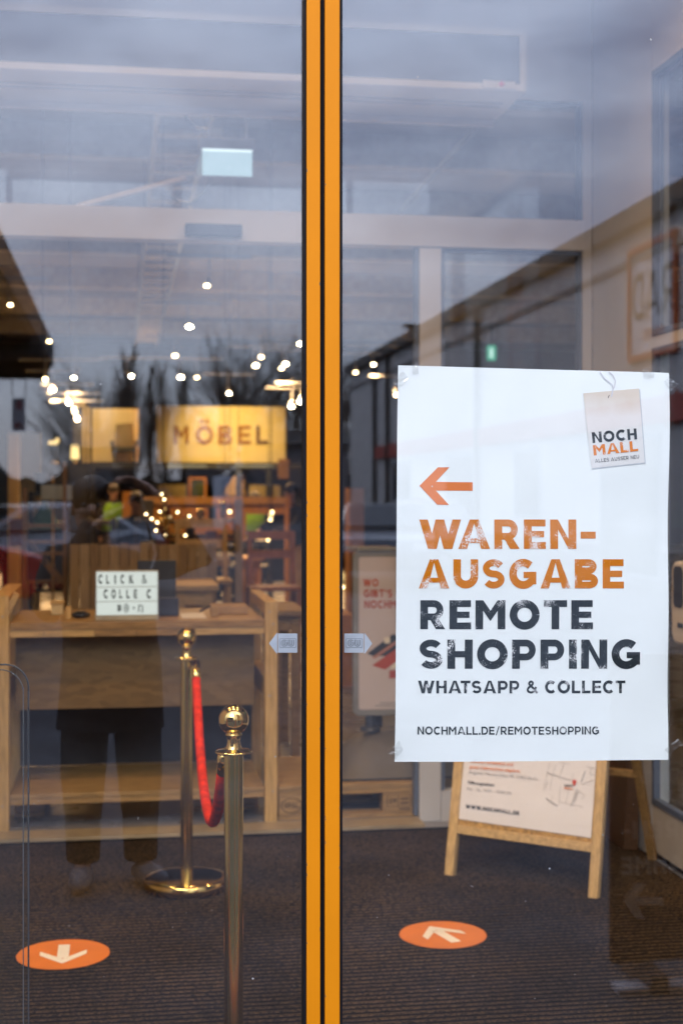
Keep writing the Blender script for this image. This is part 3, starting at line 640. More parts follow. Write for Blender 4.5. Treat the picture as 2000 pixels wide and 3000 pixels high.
# velvet rope from the far post to the near one
hb = Vector((b1.x + .035, b1.y - .02, .925)); hf = Vector((f1.x - .020, f1.y + .055, .925))
rope = thing("velvet_rope", "red velvet rope sagging between the two brass stanchions", "rope", hb)
pts = []; low = at(630, 2378, (b1.y + f1.y) / 2 - .1).z - .0
for i in range(29):
    t = i / 28; u = 2 * t - 1; p = hb.lerp(hf, t); a = abs(u); sg = (1 - a ** 2.3); pts.append(p + Vector((0, 0, -.36 * sg)))
MB().tube(pts[1:-1], .0168, 16).build("cord", M['velvet'], rope, smooth=True)
for q in (pts[:2], pts[-2:]): MB().tube(q, .0158 * 1.12, 14).build("end_cap", M['brass'], rope, smooth=True)
for p, d in ((hb, -1), (hf, 1)): MB().tube([p + Vector((0, 0, -.002)), p + Vector((d * .002, 0, .018)), p + Vector((d * .014, d * -.004, .024)), p + Vector((d * .022, d * -.006, .016))], .0045, 8).build("hook", M['brass'], rope, smooth=True)

# floor stickers with arrows
def floor_sticker(c, r, ang, label):
    t_ = thing("floor_sticker", label, "sticker", c, "round orange floor stickers")
    m = MB(); m.prism([c + Vector((r * cos(2 * pi * k / 48) * random.uniform(.992, 1.004), r * sin(2 * pi * k / 48) * random.uniform(.992, 1.004), 0)) for k in range(48)], (0, 0, .002)); m.build("disc", M['sticker'], t_)
    R_ = Matrix.Rotation(ang, 3, 'Z'); w = .020 / .16 * r * 1.0
    P = lambda x, y: c + R_ @ Vector((x * r, y * r, .0026))
    m = MB(); m.add([P(-.125, .62), P(-.125, -.30), P(.125, -.30), P(.125, .62)], [(0, 1, 2, 3)])
    m.add([P(0, -.66), P(.50, -.06), P(.50, .20), P(0, -.34)], [(0, 1, 2, 3)]); m.add([P(0, -.6601), P(0, -.3401), P(-.50, .20), P(-.50, -.06)], [(0, 1, 2, 3)])
    m.build("arrow", M['sticker_white'], t_)
zS = .0122
floor_sticker(on_floor(186, 2796, zS), .160, rad(0), "round orange floor sticker with arrow pointing to the door")
floor_sticker(on_floor(1297, 2739, zS), .158, rad(196), "round orange floor sticker with arrow pointing into the shop")

# A-board with the opening hours
FA, FB = on_floor(1300, 2563, .0106), on_floor(1748, 2634, .0106)
u = (FB - FA); Wd = u.length; u = u.normalized(); nrm = Vector((u.y, -u.x, 0))         # faces the door
if nrm.y > 0: nrm = -nrm
ln = rad(11); vv = (UP * cos(ln) - nrm * sin(ln)).normalized(); pn = u.cross(vv).normalized()
if pn.y > 0: pn = -pn
ab = thing("a_board", "wooden A-board with opening hours sheet below the poster", "easel board", FA.lerp(FB, .5))
H = 1.18; bw = .040; bd = .035
def abp(s, t, d=0.0): return FA + u * s + vv * t + pn * d
def abbar(name, a, b_, mat, w=bw, d=bd, dd=0.0):
    m = MB(); A_, B_ = Vector(a), Vector(b_); e = (B_ - A_); al = Vector((e.x, e.y, 0)); 
    pa, pb = abp(*a, dd), abp(*b_, dd); dr = (pb - pa).normalized(); sd_ = dr.cross(pn).normalized() * w / 2; th = pn * d
    m.hexa([pa - sd_ - th, pa + sd_ - th, pb + sd_ - th, pb - sd_ - th, pa - sd_, pa + sd_, pb + sd_, pb - sd_]); return m.build(name, mat, ab, bevel=.003)
abbar("front_leg", (.02, 0), (.02, H), M['pine_v']); abbar("front_leg", (Wd - .02, 0), (Wd - .02, H), M['pine_v'])
tb = (on_plane(1314, 2426, FA, pn) - FA).dot(vv)
abbar("cross_rail", (.041, tb), (Wd - .041, tb), M['pine_h'], .036, .03, -.003); abbar("cross_rail", (.041, H - .03), (Wd - .041, H - .03), M['pine_h'], .036, .03, -.003)
m = MB(); a_, b_, c_, d_ = abp(.041, tb + .019, -.024), abp(Wd - .041, tb + .019, -.024), abp(Wd - .041, H - .05, -.024), abp(.041, H - .05, -.024)
m.prism([a_, b_, c_, d_], pn * .006); m.build("board_panel", pmat("cork_board", (.42, .24, .06), .8, var=.5, scale=60), ab)
dimw = wood_mat('shaded_pine', (.27, .15, .05), (6, .5, 6))  # shading of the rear frame is put into this darker wood colour
for sx_ in (.02, Wd - .02):                     # rear frame
    t0 = abp(sx_, H - .1, -.04); dn = Vector((t0.x, t0.y, .0106)) - nrm * .46
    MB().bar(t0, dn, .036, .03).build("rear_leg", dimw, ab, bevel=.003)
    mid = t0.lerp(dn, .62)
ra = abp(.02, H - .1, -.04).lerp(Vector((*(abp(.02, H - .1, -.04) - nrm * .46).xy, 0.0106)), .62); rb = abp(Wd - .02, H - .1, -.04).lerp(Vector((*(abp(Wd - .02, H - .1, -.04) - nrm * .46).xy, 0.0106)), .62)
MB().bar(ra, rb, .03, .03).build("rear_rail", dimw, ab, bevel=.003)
pp = lambda px, py, k=0.0: on_plane(px, py, FA - pn * .014, pn) + pn * k
sBL, sBR = pp(1329, 2397), pp(1730, 2455)
up_ = vv * .83
# sheet of paper with slight waves
vs = []; fs = []; nu, nv = 12, 24
for j in range(nv + 1):
    for i in range(nu + 1):
        a, b_ = i / nu, j / nv; w_ = .004 * sin(b_ * 15 + a * 2) * min(1, b_ * 6)
        vs.append(sBL.lerp(sBR, a) + up_ * b_ + pn * (w_ * .45))
for j in range(nv):
    for i in range(nu): k = j * (nu + 1) + i; fs.append((k, k + 1, k + nu + 2, k + nu + 1))
shp = MB().add(vs, fs).build("paper_sheet", M['warm_paper'], ab, smooth=True)
EZ = lambda x, y: (1280 + x * .3444, 2200 + y * .3444)
def sheet_line(body, l, r, hz, mat, bold=0.0, heavy=False):
    l = EZ(*l); r = EZ(*r); fn = lambda a, b_: pp(l[0] + (r[0] - l[0]) * a, l[1] + (r[1] - l[1]) * a - hz * .3444 * b_, .0035)
    if heavy: put_text(body, fn, mat, "print_line", shp, .26, .14, pn * .0002)
    else: font_text(body, fn, mat, "print_line", shp, bold, pn * .0002)
sheet_line("Schönes entdecken und", (285, 96), (648, 126), 26, M['print_orange'], .015)
sheet_line("gutes Gebrauchtes abgeben.", (277, 146), (712, 184), 26, M['print_orange'], .015)
sheet_line("Auguste-Viktoria-Allee 99, 13403 Berlin", (270, 190), (856, 248), 26, M['print_grey'])
sheet_line("Öffnungszeiten:", (262, 279), (492, 301), 26, M['print_dark'], .02)
sheet_line("Mo. - Sa. 10:00 - 18:00 Uhr", (256, 334), (640, 370), 26, M['print_grey'])
sheet_line("WWW.NOCHMALL.DE", (244, 486), (700, 546), 32, M['print_dark'], heavy=True)
sheet_line("NOCH", (1082, 304), (1154, 308), 20, M['print_dark'], heavy=True); sheet_line("MALL", (1082, 326), (1154, 330), 18, M['print_orange'], heavy=True)
m = MB()
for pl, w in (([(940, 185), (1135, 250)], 6), ([(1260, 170), (1225, 262)], 9), ([(925, 400), (1025, 470)], 10), ([(1190, 320), (1140, 470)], 8), ([(1205, 330), (1165, 440)], 5), ([(960, 100), (900, 340)], 3), ([(1010, 120), (985, 200), (960, 330)], 3), ([(1080, 110), (1045, 210)], 4), ([(1130, 110), (1040, 100)], 4), ([(1040, 430), (1240, 480)], 3), ([(1050, 300), (1035, 460)], 3), ([(1120, 340), (1095, 440)], 3), ([(1340, 150), (1270, 130)], 4), ([(1335, 245), (1230, 285)], 4), ([(1310, 150), (1300, 200), (1340, 205)], 4), ([(1210, 345), (1255, 380), (1230, 410)], 4), ([(940, 250), (920, 330)], 4), ([(1160, 190), (1145, 240)], 3), ([(985, 380), (975, 420)], 3)):
    for q in ribbon([EZ(*p) for p in pl], w * .3444): m.add([pp(x, y, .0036) for x, y in q], [(0, 1, 2, 3)])
m.build("street_map", pmat("grey_map_print", (.40, .38, .36), .6), shp)
m = MB(); c = EZ(1168, 262); m.add([pp(c[0] + 6.5 * cos(a), c[1] + 6.5 * sin(a), .004) for a in [k * pi / 8 for k in range(16)]], [tuple(range(16))]); m.add([pp(c[0] - 5, c[1] + 4, .0041), pp(c[0] + 5, c[1] + 4, .0041), pp(c[0], c[1] + 14, .0041)], [(0, 1, 2)]); m.build("map_pin", pmat("red_print", (.55, .05, .02), .6), shp)

lbd = tag(MB().hexa([(VX1 - .10, 3.18, .0115), (VX1 - .03, 3.18, .0115), (VX1 - .03, 3.86, .0115), (VX1 - .10, 3.86, .0115), (VX1 - .05, 3.18, 1.05), (VX1 - .012, 3.18, 1.05), (VX1 - .012, 3.86, 1.05), (VX1 - .05, 3.86, 1.05)]).build("leaning_board", wood_mat("dark_brown_board", (.075, .036, .014), (6, .5, 6), .4), None, bevel=.003), "dark brown board leaning in the lobby corner behind the A-board", "board")
ds_ = on_floor(1926, 2476, .02); tag(MB().sphere((ds_.x, ds_.y, .041), .042, 14, 8, (1, 1.2, .7)).build("door_stop", M['rubber'], None, smooth=True), "black rubber door stop on the mat near the right edge", "door stop")
# wall device with a dark slot on the glazed side wall
XW = VX1 - .012
def onX(px, py, x=XW): r = ray(px, py); return CAM + r * ((x - CAM.x) / r.x)
dv = thing("wall_device", "cream rounded wall box with dark slot right of the poster", "wall box", onX(1985, 1880))
a0, a1 = onX(1964, 1642, VX1 - .076), onX(1964, 1882, VX1 - .076); yb = a0.y; yn = yb - .34; z1, z0 = a0.z, a1.z
def rr_yz(y0, y1, z0, z1, r, x, n=6):
    P = []
    for cy, cz, s in ((y1 - r, z1 - r, 0), (y0 + r, z1 - r, 90), (y0 + r, z0 + r, 180), (y1 - r, z0 + r, 270)):
        P += [Vector((x, cy + r * cos(rad(s + 90 * k / n)), cz + r * sin(rad(s + 90 * k / n)))) for k in range(n + 1)]
    return P
MB().prism(rr_yz(yn, yb, z0, z1, .05, VX1 - .006), (-.07, 0, 0)).build("housing", pmat("cream_plastic", (.55, .47, .36), .35, var=.06), dv, smooth=False, bevel=.012)
MB().prism(rr_yz(yb - .13, yb - .03, z0 + .15, z1 - .02, .03, VX1 - .077), (-.002, 0, 0)).build("slot", M['black'], dv)
for k in range(2): box_obj("button", (VX1 - .082, VX1 - .0765, yb - .10 - .03 * k, yb - .08 - .03 * k, z0 + .07, z0 + .09), M['dark'], dv, bevel=.002)
# ================================================================== THE CLICK AND COLLECT COUNTER
def pbox(name, px0, py0, px1, py1, Y, d, mat, parent=None, bevel=0, zmin=None, label=None):
    cx, cy = (px0 + px1) / 2, (py0 + py1) / 2
    x0, x1 = at(px0, cy, Y).x, at(px1, cy, Y).x; zt_, zb_ = at(cx, py0, Y).z, at(cx, py1, Y).z
    if zmin is not None: zb_ = zmin
    return box_obj(name, (x0, x1, Y, Y + d, zb_, zt_), mat, parent, bevel=bevel, label=label)
YC = 4.02
ct = thing("pallet_counter", "wooden click and collect counter built up on a pallet", "counter", at(400, 2400, YC) * Vector((1, 1, 0)) if False else (at(400, 2000, YC).x, YC, 0))
XC = lambda px: at(px, 2000, YC).x
xa, xb, xc, xd = XC(-22), XC(28), XC(776), XC(812)
zT = at(1000, 1800, YC).z; zW1 = .992; zW0 = .922; dC = .74
zL, zR = at(20, 1745, YC).z, at(800, 1762, YC).z
for (x0, x1, zt2) in ((xa, xb, zL), (xc, xd, zR)):
    box_obj("corner_post", (x0, x1, YC - .01, YC + .05, .0, zt2), M['pine_v'], ct, bevel=.002)
    box_obj("corner_post", (x0, x1, YC + dC + .05, YC + dC + .11, .0, zt2), M['pine_v'], ct, bevel=.002)
    box_obj("side_rail", (x0, x1, YC + .0505, YC + dC + .0495, zt2 - .06, zt2 - .001), M['pine_d'], ct, bevel=.002)
    box_obj("side_rail", (x0 + .005, x1 - .005, YC + .0505, YC + dC + .0495, .60, .70), M['pine_d'], ct, bevel=.002)
MB().bar((xb - .03, YC + .02, zL - .12), (xb + .035, YC + .02, zL + .01), .03, .035, (0, 1, 0)).build("brace", M['pine_h'], ct)
n = 5
for i in range(n):                                   # worktop of glued boards
    y0 = YC + .0 + i * dC / n
    box_obj("worktop_board", (xb + .002, xc - .002, y0, y0 + dC / n - .002, zW1 - .036, zW1), M['worktop'], ct, bevel=.0015)
xm = xb
for wd in (.16, .24, .20, .28, .40):
    x2 = min(xm + wd, xc - .002); box_obj("front_block", (xm + .002, x2, YC + .004, YC + .05, zW0, zW1 - .0375), M['worktop'] if int(wd * 100) % 8 else M['pine_h'], ct, bevel=.0012); xm = x2
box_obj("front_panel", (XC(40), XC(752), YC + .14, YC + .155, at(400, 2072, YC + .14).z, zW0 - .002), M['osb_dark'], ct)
box_obj("back_panel", (xb + .002, xc - .002, YC + .70, YC + .715, .175, .9), pmat("dark_board", (.035, .035, .04), .7, var=.3), ct)
zP1, zP0 = .171, .120
box_obj("shelf_board", (xb + .003, xc - .003, YC, YC + .69, zP1 - .02, zP1), M['osb'], ct, bevel=.001)
for i in range(5):
    y0 = YC + .004 + i * .138
    box_obj("deck_board", (xb + .003, xc - .003, y0, y0 + .10, zP0, zP1 - .0215), M['pallet'], ct, bevel=.002)
for x in (xb + .004, xc - .15):
    for y in (YC + .30, YC + .56): box_obj("pallet_block", (x, x + .145, y, y + .10, .022, zP0 - .001), M['pallet'], ct, bevel=.002)
for x in (xb + .004, xc - .15): box_obj("bottom_board", (x, x + .145, YC + .28, YC + .69, .001, .021), M['pallet'], ct)

for (x, zs) in (((xa + xb) / 2, (zL - .05, zL - .10, .30, .12)), ((xc + xd) / 2, (zR - .05, zR - .11, .62, .15))):
    for k, z in enumerate(zs): xx_ = x + (-.008, .009)[k % 2]; MB().prism([Vector((xx_ + .0045 * cos(q), YC - .0102, z + .0045 * sin(q))) for q in [j * pi / 4 for j in range(8)]], (0, -.0012, 0)).build("screw", M['grille'], ct)
# second pallet, right of the counter, with its stamped blocks
pl = thing("pallet", "wooden pallet with stamped blocks behind the orange frame", "pallet", (XC(1010), YC, 0))
x0, x1 = xd + .006, XC(1216)
box_obj("top_board", (x0, x1, YC, YC + .78, zP1 - .02, zP1), M['osb'], pl, bevel=.001)
for i in range(5): box_obj("deck_board", (x0, x1, YC + .004 + i * .155, YC + .104 + i * .155, zP0 + .002, zP1 - .0215), M['pallet'], pl, bevel=.002)
bl = []
for (a, b_) in ((x0 + .002, XC(893)), (XC(1122), x1 - .002)):
    for y in (YC + .006, YC + .34, YC + .66): 
        o = box_obj("pallet_block", (a, b_, y, y + .10, .026, zP0 + .001), M['pallet'], pl, bevel=.002)
        if y < YC + .1: bl.append((o, a, b_))
for y in (YC + .006, YC + .34, YC + .66): box_obj("bottom_board", (x0, x1, y, y + .10, .001, .025), M['pallet'], pl, bevel=.001)
stampm = pmat("burnt_stamp", (.09, .06, .035), .8, var=.4)
def stamp_fn(a, b_, u0, u1, v0, v1, y): return lambda u, v: Vector((a + (b_ - a) * (u0 + (u1 - u0) * u), y, .03 + .088 * (v0 + (v1 - v0) * v)))
o, a, b_ = bl[0]; m = MB(); fn = stamp_fn(a, b_, 0, 1, 0, 1, YC + .0055)
for q in ribbon(arc(.5, .5, .40, .40, 0, 360, 28), .05): m.add([fn(x, y) for x, y in q], [(0, 1, 2, 3)])
m.build("stamp_ring", stampm, o); put_text("EPAL", stamp_fn(a, b_, .24, .76, .36, .66, YC + .0055), stampm, "stamp_lettering", o, .22, .15)
o, a, b_ = bl[1]; m = MB(); fn = stamp_fn(a, b_, 0, 1, 0, 1, YC + .0055)
for q in [rect(.12, .25, .15, .88), rect(.86, .25, .89, .88), rect(.15, .85, .86, .88), rect(.15, .25, .86, .28), rect(.46, .28, .49, .85), rect(.22, .4, .27, .75), rect(.32, .5, .42, .72), rect(.55, .62, .80, .74), rect(.55, .38, .80, .50), rect(.5, .06, .85, .16)]: m.add([fn(x, y) for x, y in q], [(0, 1, 2, 3)])
m.build("stamp_mark", stampm, o)

# things on the counter
lb = thing("light_box", "lit letter board reading click and colle c on the counter", "light box", (at(372, 1800, YC + .1).x, YC + .1, zW1))
YL = YC + .06
X0, X1 = at(283, 1740, YL).x, at(462, 1740, YL).x; zl1, zl0 = at(372, 1675, YL).z, at(372, 1803, YL).z
box_obj("casing", (X0 - .004, X1 + .004, YL + .004, YL + .055, zW1 + .003, zl1 + .004), pmat("grey_casing", (.42, .44, .42), .5), lb, bevel=.003)
box_obj("lit_panel", (X0 + .001, X1 - .001, YL, YL + .0035, zl0 + .003, zl1 - .001), emat("lit_letter_panel", (.80, .88, .83), .27), lb)
for py in (1719, 1761.5): zz = at(372, py, YL).z; box_obj("letter_rail", (X0, X1, YL - .003, YL - .0004, zz - .0022, zz + .0012), pmat("clear_grey_rail", (.40, .46, .44), .3), lb)
box_obj("foot_strip", (X0 - .004, X1 + .004, YL - .004, YL + .003, zW1 + .003, zl0 + .002), pmat("foot_plastic", (.40, .37, .27), .5), lb)
lm = pmat("letter_film", (.012, .02, .02), .5)
rows = [("C", 150, 218, 175, 315), ("L", 270, 318, 180, 315), ("I", 395, 418, 180, 315), ("C", 488, 550, 175, 315), ("K", 622, 690, 180, 315), ("&", 815, 892, 175, 312),
        ("C", 230, 298, 400, 540), ("O", 350, 415, 400, 540), ("L", 470, 516, 403, 538), ("L", 578, 630, 403, 538), ("E", 692, 745, 403, 538), ("C", 888, 958, 400, 540),
        ("#", 440, 500, 622, 752), ("@", 535, 618, 622, 755), ("*", 668, 716, 640, 735), ("=", 758, 838, 632, 748)]
for ch, a, b_, c, d in rows:
    g = lambda v: 260 + v * .1913; h_ = lambda v: 1650 + v * .1913
    ww = (b_ - a) / (d - c); w_ = {'I': 1.0, '*': .2, '@': .2, '#': .2, '=': .16, '&': .2}.get(ch, .25)
    put_text(ch, px_box(g(a), h_(c), g(b_), h_(d), YL - .0012), lm, "letter_tile", lb, w_, .1)
mo = thing("monitor", "black monitor seen from behind, right of the lit letter board", "monitor", (at(462, 1800, 4.5).x, 4.5, zW1))
pbox("screen", 403, 1642, 516, 1768, 4.5, .03, M['dark'], mo, .004); pbox("stand_neck", 470, 1766, 500, 1800, 4.531, .03, M['dark'], mo, zmin=zW1 + .012)
pbox("card_reader", 462, 1752, 524, 1802, 4.28, .05, pmat("navy_plastic", (.028, .035, .06), .5), mo, .004, zmin=zW1 + .002)
box_obj("stand_base", (at(440, 1800, 4.5).x, at(520, 1800, 4.5).x, 4.45, 4.62, zW1 + .001, zW1 + .012), M['dark'], mo)
hd = thing("handset", "dark flat handset lying left of the lit letter board", "handset", (at(236, 1792, 4.3).x, 4.3, zW1)); p = at(236, 1800, 4.2)
MB().sphere((p.x, 4.25, zW1 + .016), .05, 16, 8, (1.0, .8, .3)).build("body", M['dark'], hd, smooth=True); box_obj("display", (p.x - .025, p.x + .025, 4.21, 4.28, zW1 + .0305, zW1 + .0325), M['black'], hd)
tag(pbox("wood_block", 193, 1779, 209, 1812, 4.2, .05, M['pine_v'], zmin=zW1 + .0008), "small upright wood block on the counter's left half", "block")
tag(pbox("card_tray", 622, 1776, 727, 1812, 4.35, .2, pmat("tan_card", (.36, .23, .11), .7), zmin=zW1 + .0008, bevel=.002), "shallow tan tray on the counter's right half", "tray")
tag(pbox("wood_holder", 618, 1775, 640, 1812, 4.22, .06, M['pallet'], zmin=zW1 + .0008, bevel=.002), "dark wood holder beside the tan tray on the counter", "holder")
pn_ = MB().tube([(at(585, 1795, 4.3).x, 4.3, zW1 + .02), (at(616, 1790, 4.3).x, 4.28, zW1 + .05)], .006, 6).build("pen", M['black']); tag(pn_, "dark pen leaning against the wood holder on the counter", "pen")
tag(box_obj("paper_sheet", (at(530, 1800, 4.3).x, at(600, 1800, 4.3).x, 4.15, 4.45, zW1 + .001, zW1 + .002), M['warm_paper']), "sheet of paper on the counter beside the monitor", "paper")
zt0 = zW1 + .001
lp_ = thing("desk_organiser", "small beige box left of the handset on the counter", "box", (at(130, 1790, 4.5).x, 4.5, zW1)); pbox("box_body", 150, 1770, 186, 1812, 4.45, .08, M['cream'], lp_, .003, zmin=zW1 + .001)
pbox("lid", 148, 1764, 188, 1771, 4.445, .09, M['pine_h'], lp_)

# pavement sign asking where to find the shop
ws = thing("pavement_sign", "grey framed sign with red lettering on a rubber base behind the poster", "sign", (at(1160, 2200, 4.35).x, 4.4, zP1))
YS = 4.35; sx0, sx1 = at(1034, 1850, YS).x, at(1034, 1850, YS).x + .66; sz1, sz0 = at(1100, 1612, YS).z, at(1100, 2098, YS).z
def rr_xz(x0, x1, z0, z1, r, y, n=6):
    P = []
    for cx, cz, s in ((x1 - r, z1 - r, 0), (x0 + r, z1 - r, 90), (x0 + r, z0 + r, 180), (x1 - r, z0 + r, 270)):
        P += [Vector((cx + r * cos(rad(s + 90 * k / n)), y, cz + r * sin(rad(s + 90 * k / n)))) for k in range(n + 1)]
    return P
MB().prism(rr_xz(sx0, sx1, sz0, sz1, .04, YS), (0, .04, 0)).build("frame", pmat("grey_sign_frame", (.23, .23, .22), .45), ws, bevel=.006)
MB().prism(rr_xz(sx0 + .03, sx1 - .03, sz0 + .035, sz1 - .035, .012, YS - .0015), (0, .002, 0)).build("poster_sheet", pmat("pale_sign_sheet", (.58, .50, .46), .5, var=.04), ws)
box_obj("top_clip", (sx0 + .02, sx1 - .02, YS - .008, YS + .048, sz1 - .006, sz1 + .016), pmat("olive_clip", (.18, .15, .05), .5), ws, bevel=.004)
redp = pmat("brick_red_print", (.42, .065, .03), .6)
for s_, b_ in (("WO", (1063, 1696, 1108, 1718)), ("GIBT'S", (1065, 1727, 1149, 1750)), ("NOCHMALL", (1067, 1759, 1212, 1782))): put_text(s_, px_box(*b_, YS - .002), redp, "lettering", ws, .24, .16)
def art(name, pts, mat, k=1): m = MB(); m.add([at(x, y, YS - .0018 - .0002 * k) for x, y in pts], [tuple(range(len(pts)))]); m.build(name, mat, ws)
art("picture_roof", [(1075, 1915), (1150, 1858), (1190, 1868), (1190, 1890), (1140, 1922), (1092, 1922)], M['print_dark']); art("picture_chimney", [(1124, 1868), (1142, 1866), (1142, 1884), (1126, 1886)], M['sticker_white'], 3)
art("picture_beam", [(1088, 1926), (1160, 1876), (1168, 1882), (1098, 1930)], pmat("rose_print", (.45, .20, .14), .6), 2)
art("picture_house", [(1090, 1950), (1160, 1900), (1178, 1925), (1128, 1962)], redp, 2); art("picture_window", [(1142, 1952), (1166, 1936), (1166, 1952), (1150, 1960)], M['sticker_white'], 4); art("picture_door", [(1140, 1965), (1172, 1962), (1172, 1986), (1140, 1988)], redp, 2)
for i, (a, b_, c) in enumerate(((1112, 1180, 2058), (1098, 1180, 2066))): art("small_print", [(a, c), (b_, c + 1), (b_, c + 4), (a, c + 3)], M['print_grey'], 2)
nx = (sx0 + sx1) / 2
for xx in (at(1086, 2120, YS).x, sx1 - (at(1086, 2120, YS).x - sx0)):
    MB().tube([(xx, YS + .02, sz0 + .004), (xx, YS + .02, sz0 - .075)], .026, 14).build("spring_neck", M['dark'], ws); MB().lathe([(.055, sz0 - .075), (.05, sz0 - .055), (.028, sz0 - .05)], (xx, YS + .02, 0), 20).build("neck_collar", M['dark'], ws, smooth=True)
zb2 = sz0 - .07; xb0, xb1 = sx0 - .10, sx1 + .06; vs = []; fs = []; nu, nv = 20, 12
for j in range(nv + 1):
    for i in range(nu + 1):
        a, b_ = i / nu * 2 - 1, j / nv * 2 - 1; h_ = max(0, 1 - abs(a) ** 4) * max(0, 1 - abs(b_) ** 2.2)
        vs.append((nx - .02 + a * (xb1 - xb0) / 2, YS + .06 + b_ * .33, zP1 + .012 + (zb2 - zP1 - .012) * h_))
for j in range(nv):
    for i in range(nu): k = j * (nu + 1) + i; fs.append((k, k + 1, k + nu + 2, k + nu + 1))
MB().add(vs, fs).build("rubber_base", pmat("grey_rubber_base", (.12, .11, .10), .6, var=.1), ws, smooth=True)
box_obj("base_rim", (xb0 - .022, xb1 - .018, YS - .268, YS + .388, zP1 + .001, zP1 + .013), M['dark'], ws, bevel=.004)

# ================================================================== THE SHOP BEHIND
shop_wall = pmat("dark_shop_wall", (.055, .05, .045), .8, var=.2)
wallpiece("wall", (-16, 18, 37.9, 38.1, 0, 5.8), shop_wall, label="dark far wall of the shop behind the furniture sign")
wallpiece("wall", (-16.1, -16, .12, 37.9, 0, 5.8), pmat("cream_wall", (.40, .33, .2), .8), label="cream left wall of the shop hall")
wallpiece("wall", (18, 18.1, .12, 37.9, 0, 5.8), shop_wall, label="dark right wall of the shop hall")
wallpiece("wall", (3.62, 18, 3.86, 3.96, 0, 5.8), shop_wall, label="dark wall beside the lobby, right of the side room")
wallpiece("wall", (-16, VX0 - .13, 3.86, 3.96, 0, 5.8), M['white_wall'], label="white wall beside the lobby on the left")
wallpiece("wall", (VX0 - .13, 3.62, 4.0, 4.1, 4.36, 5.8), M['white_wall'], label="white wall above the inner partition")
box_obj("roof", (-16.2, 18.2, .11, 38.2, 5.8, 6.0), pmat("grey_roof_deck", (.20, .19, .185), .8, var=.1))['kind'] = 'structure'
for i, y in enumerate((6.2, 8.4, 10.8, 13.4, 16.5, 20, 24, 28, 32)):
    b = box_obj("roof_beam", (-16, 18, y, y + .22, 5.42, 5.79), pmat("pale_beam", (.36, .33, .29), .7)); b['kind'] = 'structure'
# cable ladder under the roof running into the hall
cl = thing("cable_ladder", "pale cable ladder hanging under the shop roof above the counter", "cable tray", (.1, 8, 4.3))
lx0, lx1 = at(425, 1000, 14).x, at(530, 1000, 14).x
for x in (lx0, lx1): box_obj("side_rail", (x - .02, x + .02, 6.6, 26, 4.55, 4.65), pmat("zinc_rail", (.30, .30, .28), .4, metal=.5), cl)
rg = None
for i in range(28):
    y = 6.8 + i * .68
    if rg is None: rg = box_obj("rung", (lx0 + .021, lx1 - .021, y, y + .14, 4.56, 4.60), pmat("zinc_rung", (.60, .57, .50), .5), cl); b0 = rg.location.copy()
    else: c = rg.copy(); COL.objects.link(c); c.parent = cl; c.location = b0 + Vector((0, i * .68, 0))
for y in (8, 14, 20):
    for x in (lx0, lx1): MB().tube([(x, y, 4.65), (x, y, 5.79)], .008, 6).build("hanger_rod", M['dark'], cl)
# brace tubes crossing behind the transom pane
bm_ = MB().tube([at(150, 630, 6.0), at(540, 525, 7.2)], .025, 8).build("roof_brace", pmat("tan_pipe", (.15, .125, .11), .6)); tag(bm_, "tan diagonal pipe under the shop roof left of the lit sign", "pipe")
bm_ = MB().tube([at(1170, 622, 7.4), at(1405, 362, 4.6)], .016, 8).build("roof_brace", pmat("blue_grey_pipe", (.14, .16, .20), .5)); tag(bm_, "thin blue grey diagonal pipe behind the upper right pane", "pipe")
cb_ = MB().tube([at(540, 318, 5), at(548, 350, 5), at(575, 376, 5), at(610, 380, 5)], .008, 6).build("cable", M['dark']); tag(cb_, "dark cable looping above the lit emergency sign", "cable")
cb_ = MB().tube([at(490, 560, 6), at(520, 590, 6), at(560, 596, 6), at(600, 560, 6), at(615, 520, 6)], .010, 6).build("cable", M['dark']); tag(cb_, "dark cable looping below the lit emergency sign", "cable")
box = tag(pbox("duct_piece", 590, 372, 652, 402, 5.6, .3, pmat("warm_zinc", (.50, .44, .30), .3, metal=.6)), "short shiny duct piece above the lit emergency sign", "duct")

# lit emergency sign
es = thing("emergency_sign", "lit blank emergency sign hanging behind the transom pane", "emergency sign", at(665, 515, 5.2))
pbox("housing", 585, 404, 746, 436, 5.19, .07, pmat("pale_housing", (.42, .45, .52), .5), es, .004); pbox("lit_panel", 593, 437, 739, 514, 5.2, .012, emat("emergency_glow", (.60, .82, .88), .19), es)
pbox("light_edge", 594, 437, 738, 444, 5.196, .003, emat("emergency_edge", (.85, 1, 1), .30), es)
MB().prism([at(588, 440, 5.215), at(592, 440, 5.27), at(592, 515, 5.27), at(572, 517, 5.215)], (.0, .02, 0)).build("side_reflector", pmat("warm_reflector", (.55, .48, .38), .4), es)
for px in (612, 722): p = at(px, 405, 5.22); MB().tube([p, (p.x, p.y, 5.79)], .006, 6).build("hanger", M['white'], es)
xs_ = thing("exit_sign", "small green exit sign glowing behind the right pane", "exit sign", at(1440, 1056, 16)); pbox("panel", 1428, 1012, 1452, 1055, 16, .05, emat("green_exit", (.03, .34, .20), .35), xs_); pbox("figure", 1434, 1020, 1444, 1048, 15.98, .015, emat("exit_figure", (.6, .9, .8), .3), xs_); pbox("hanger", 1438, 950, 1441, 1011, 16.01, .02, M['dark'], xs_)

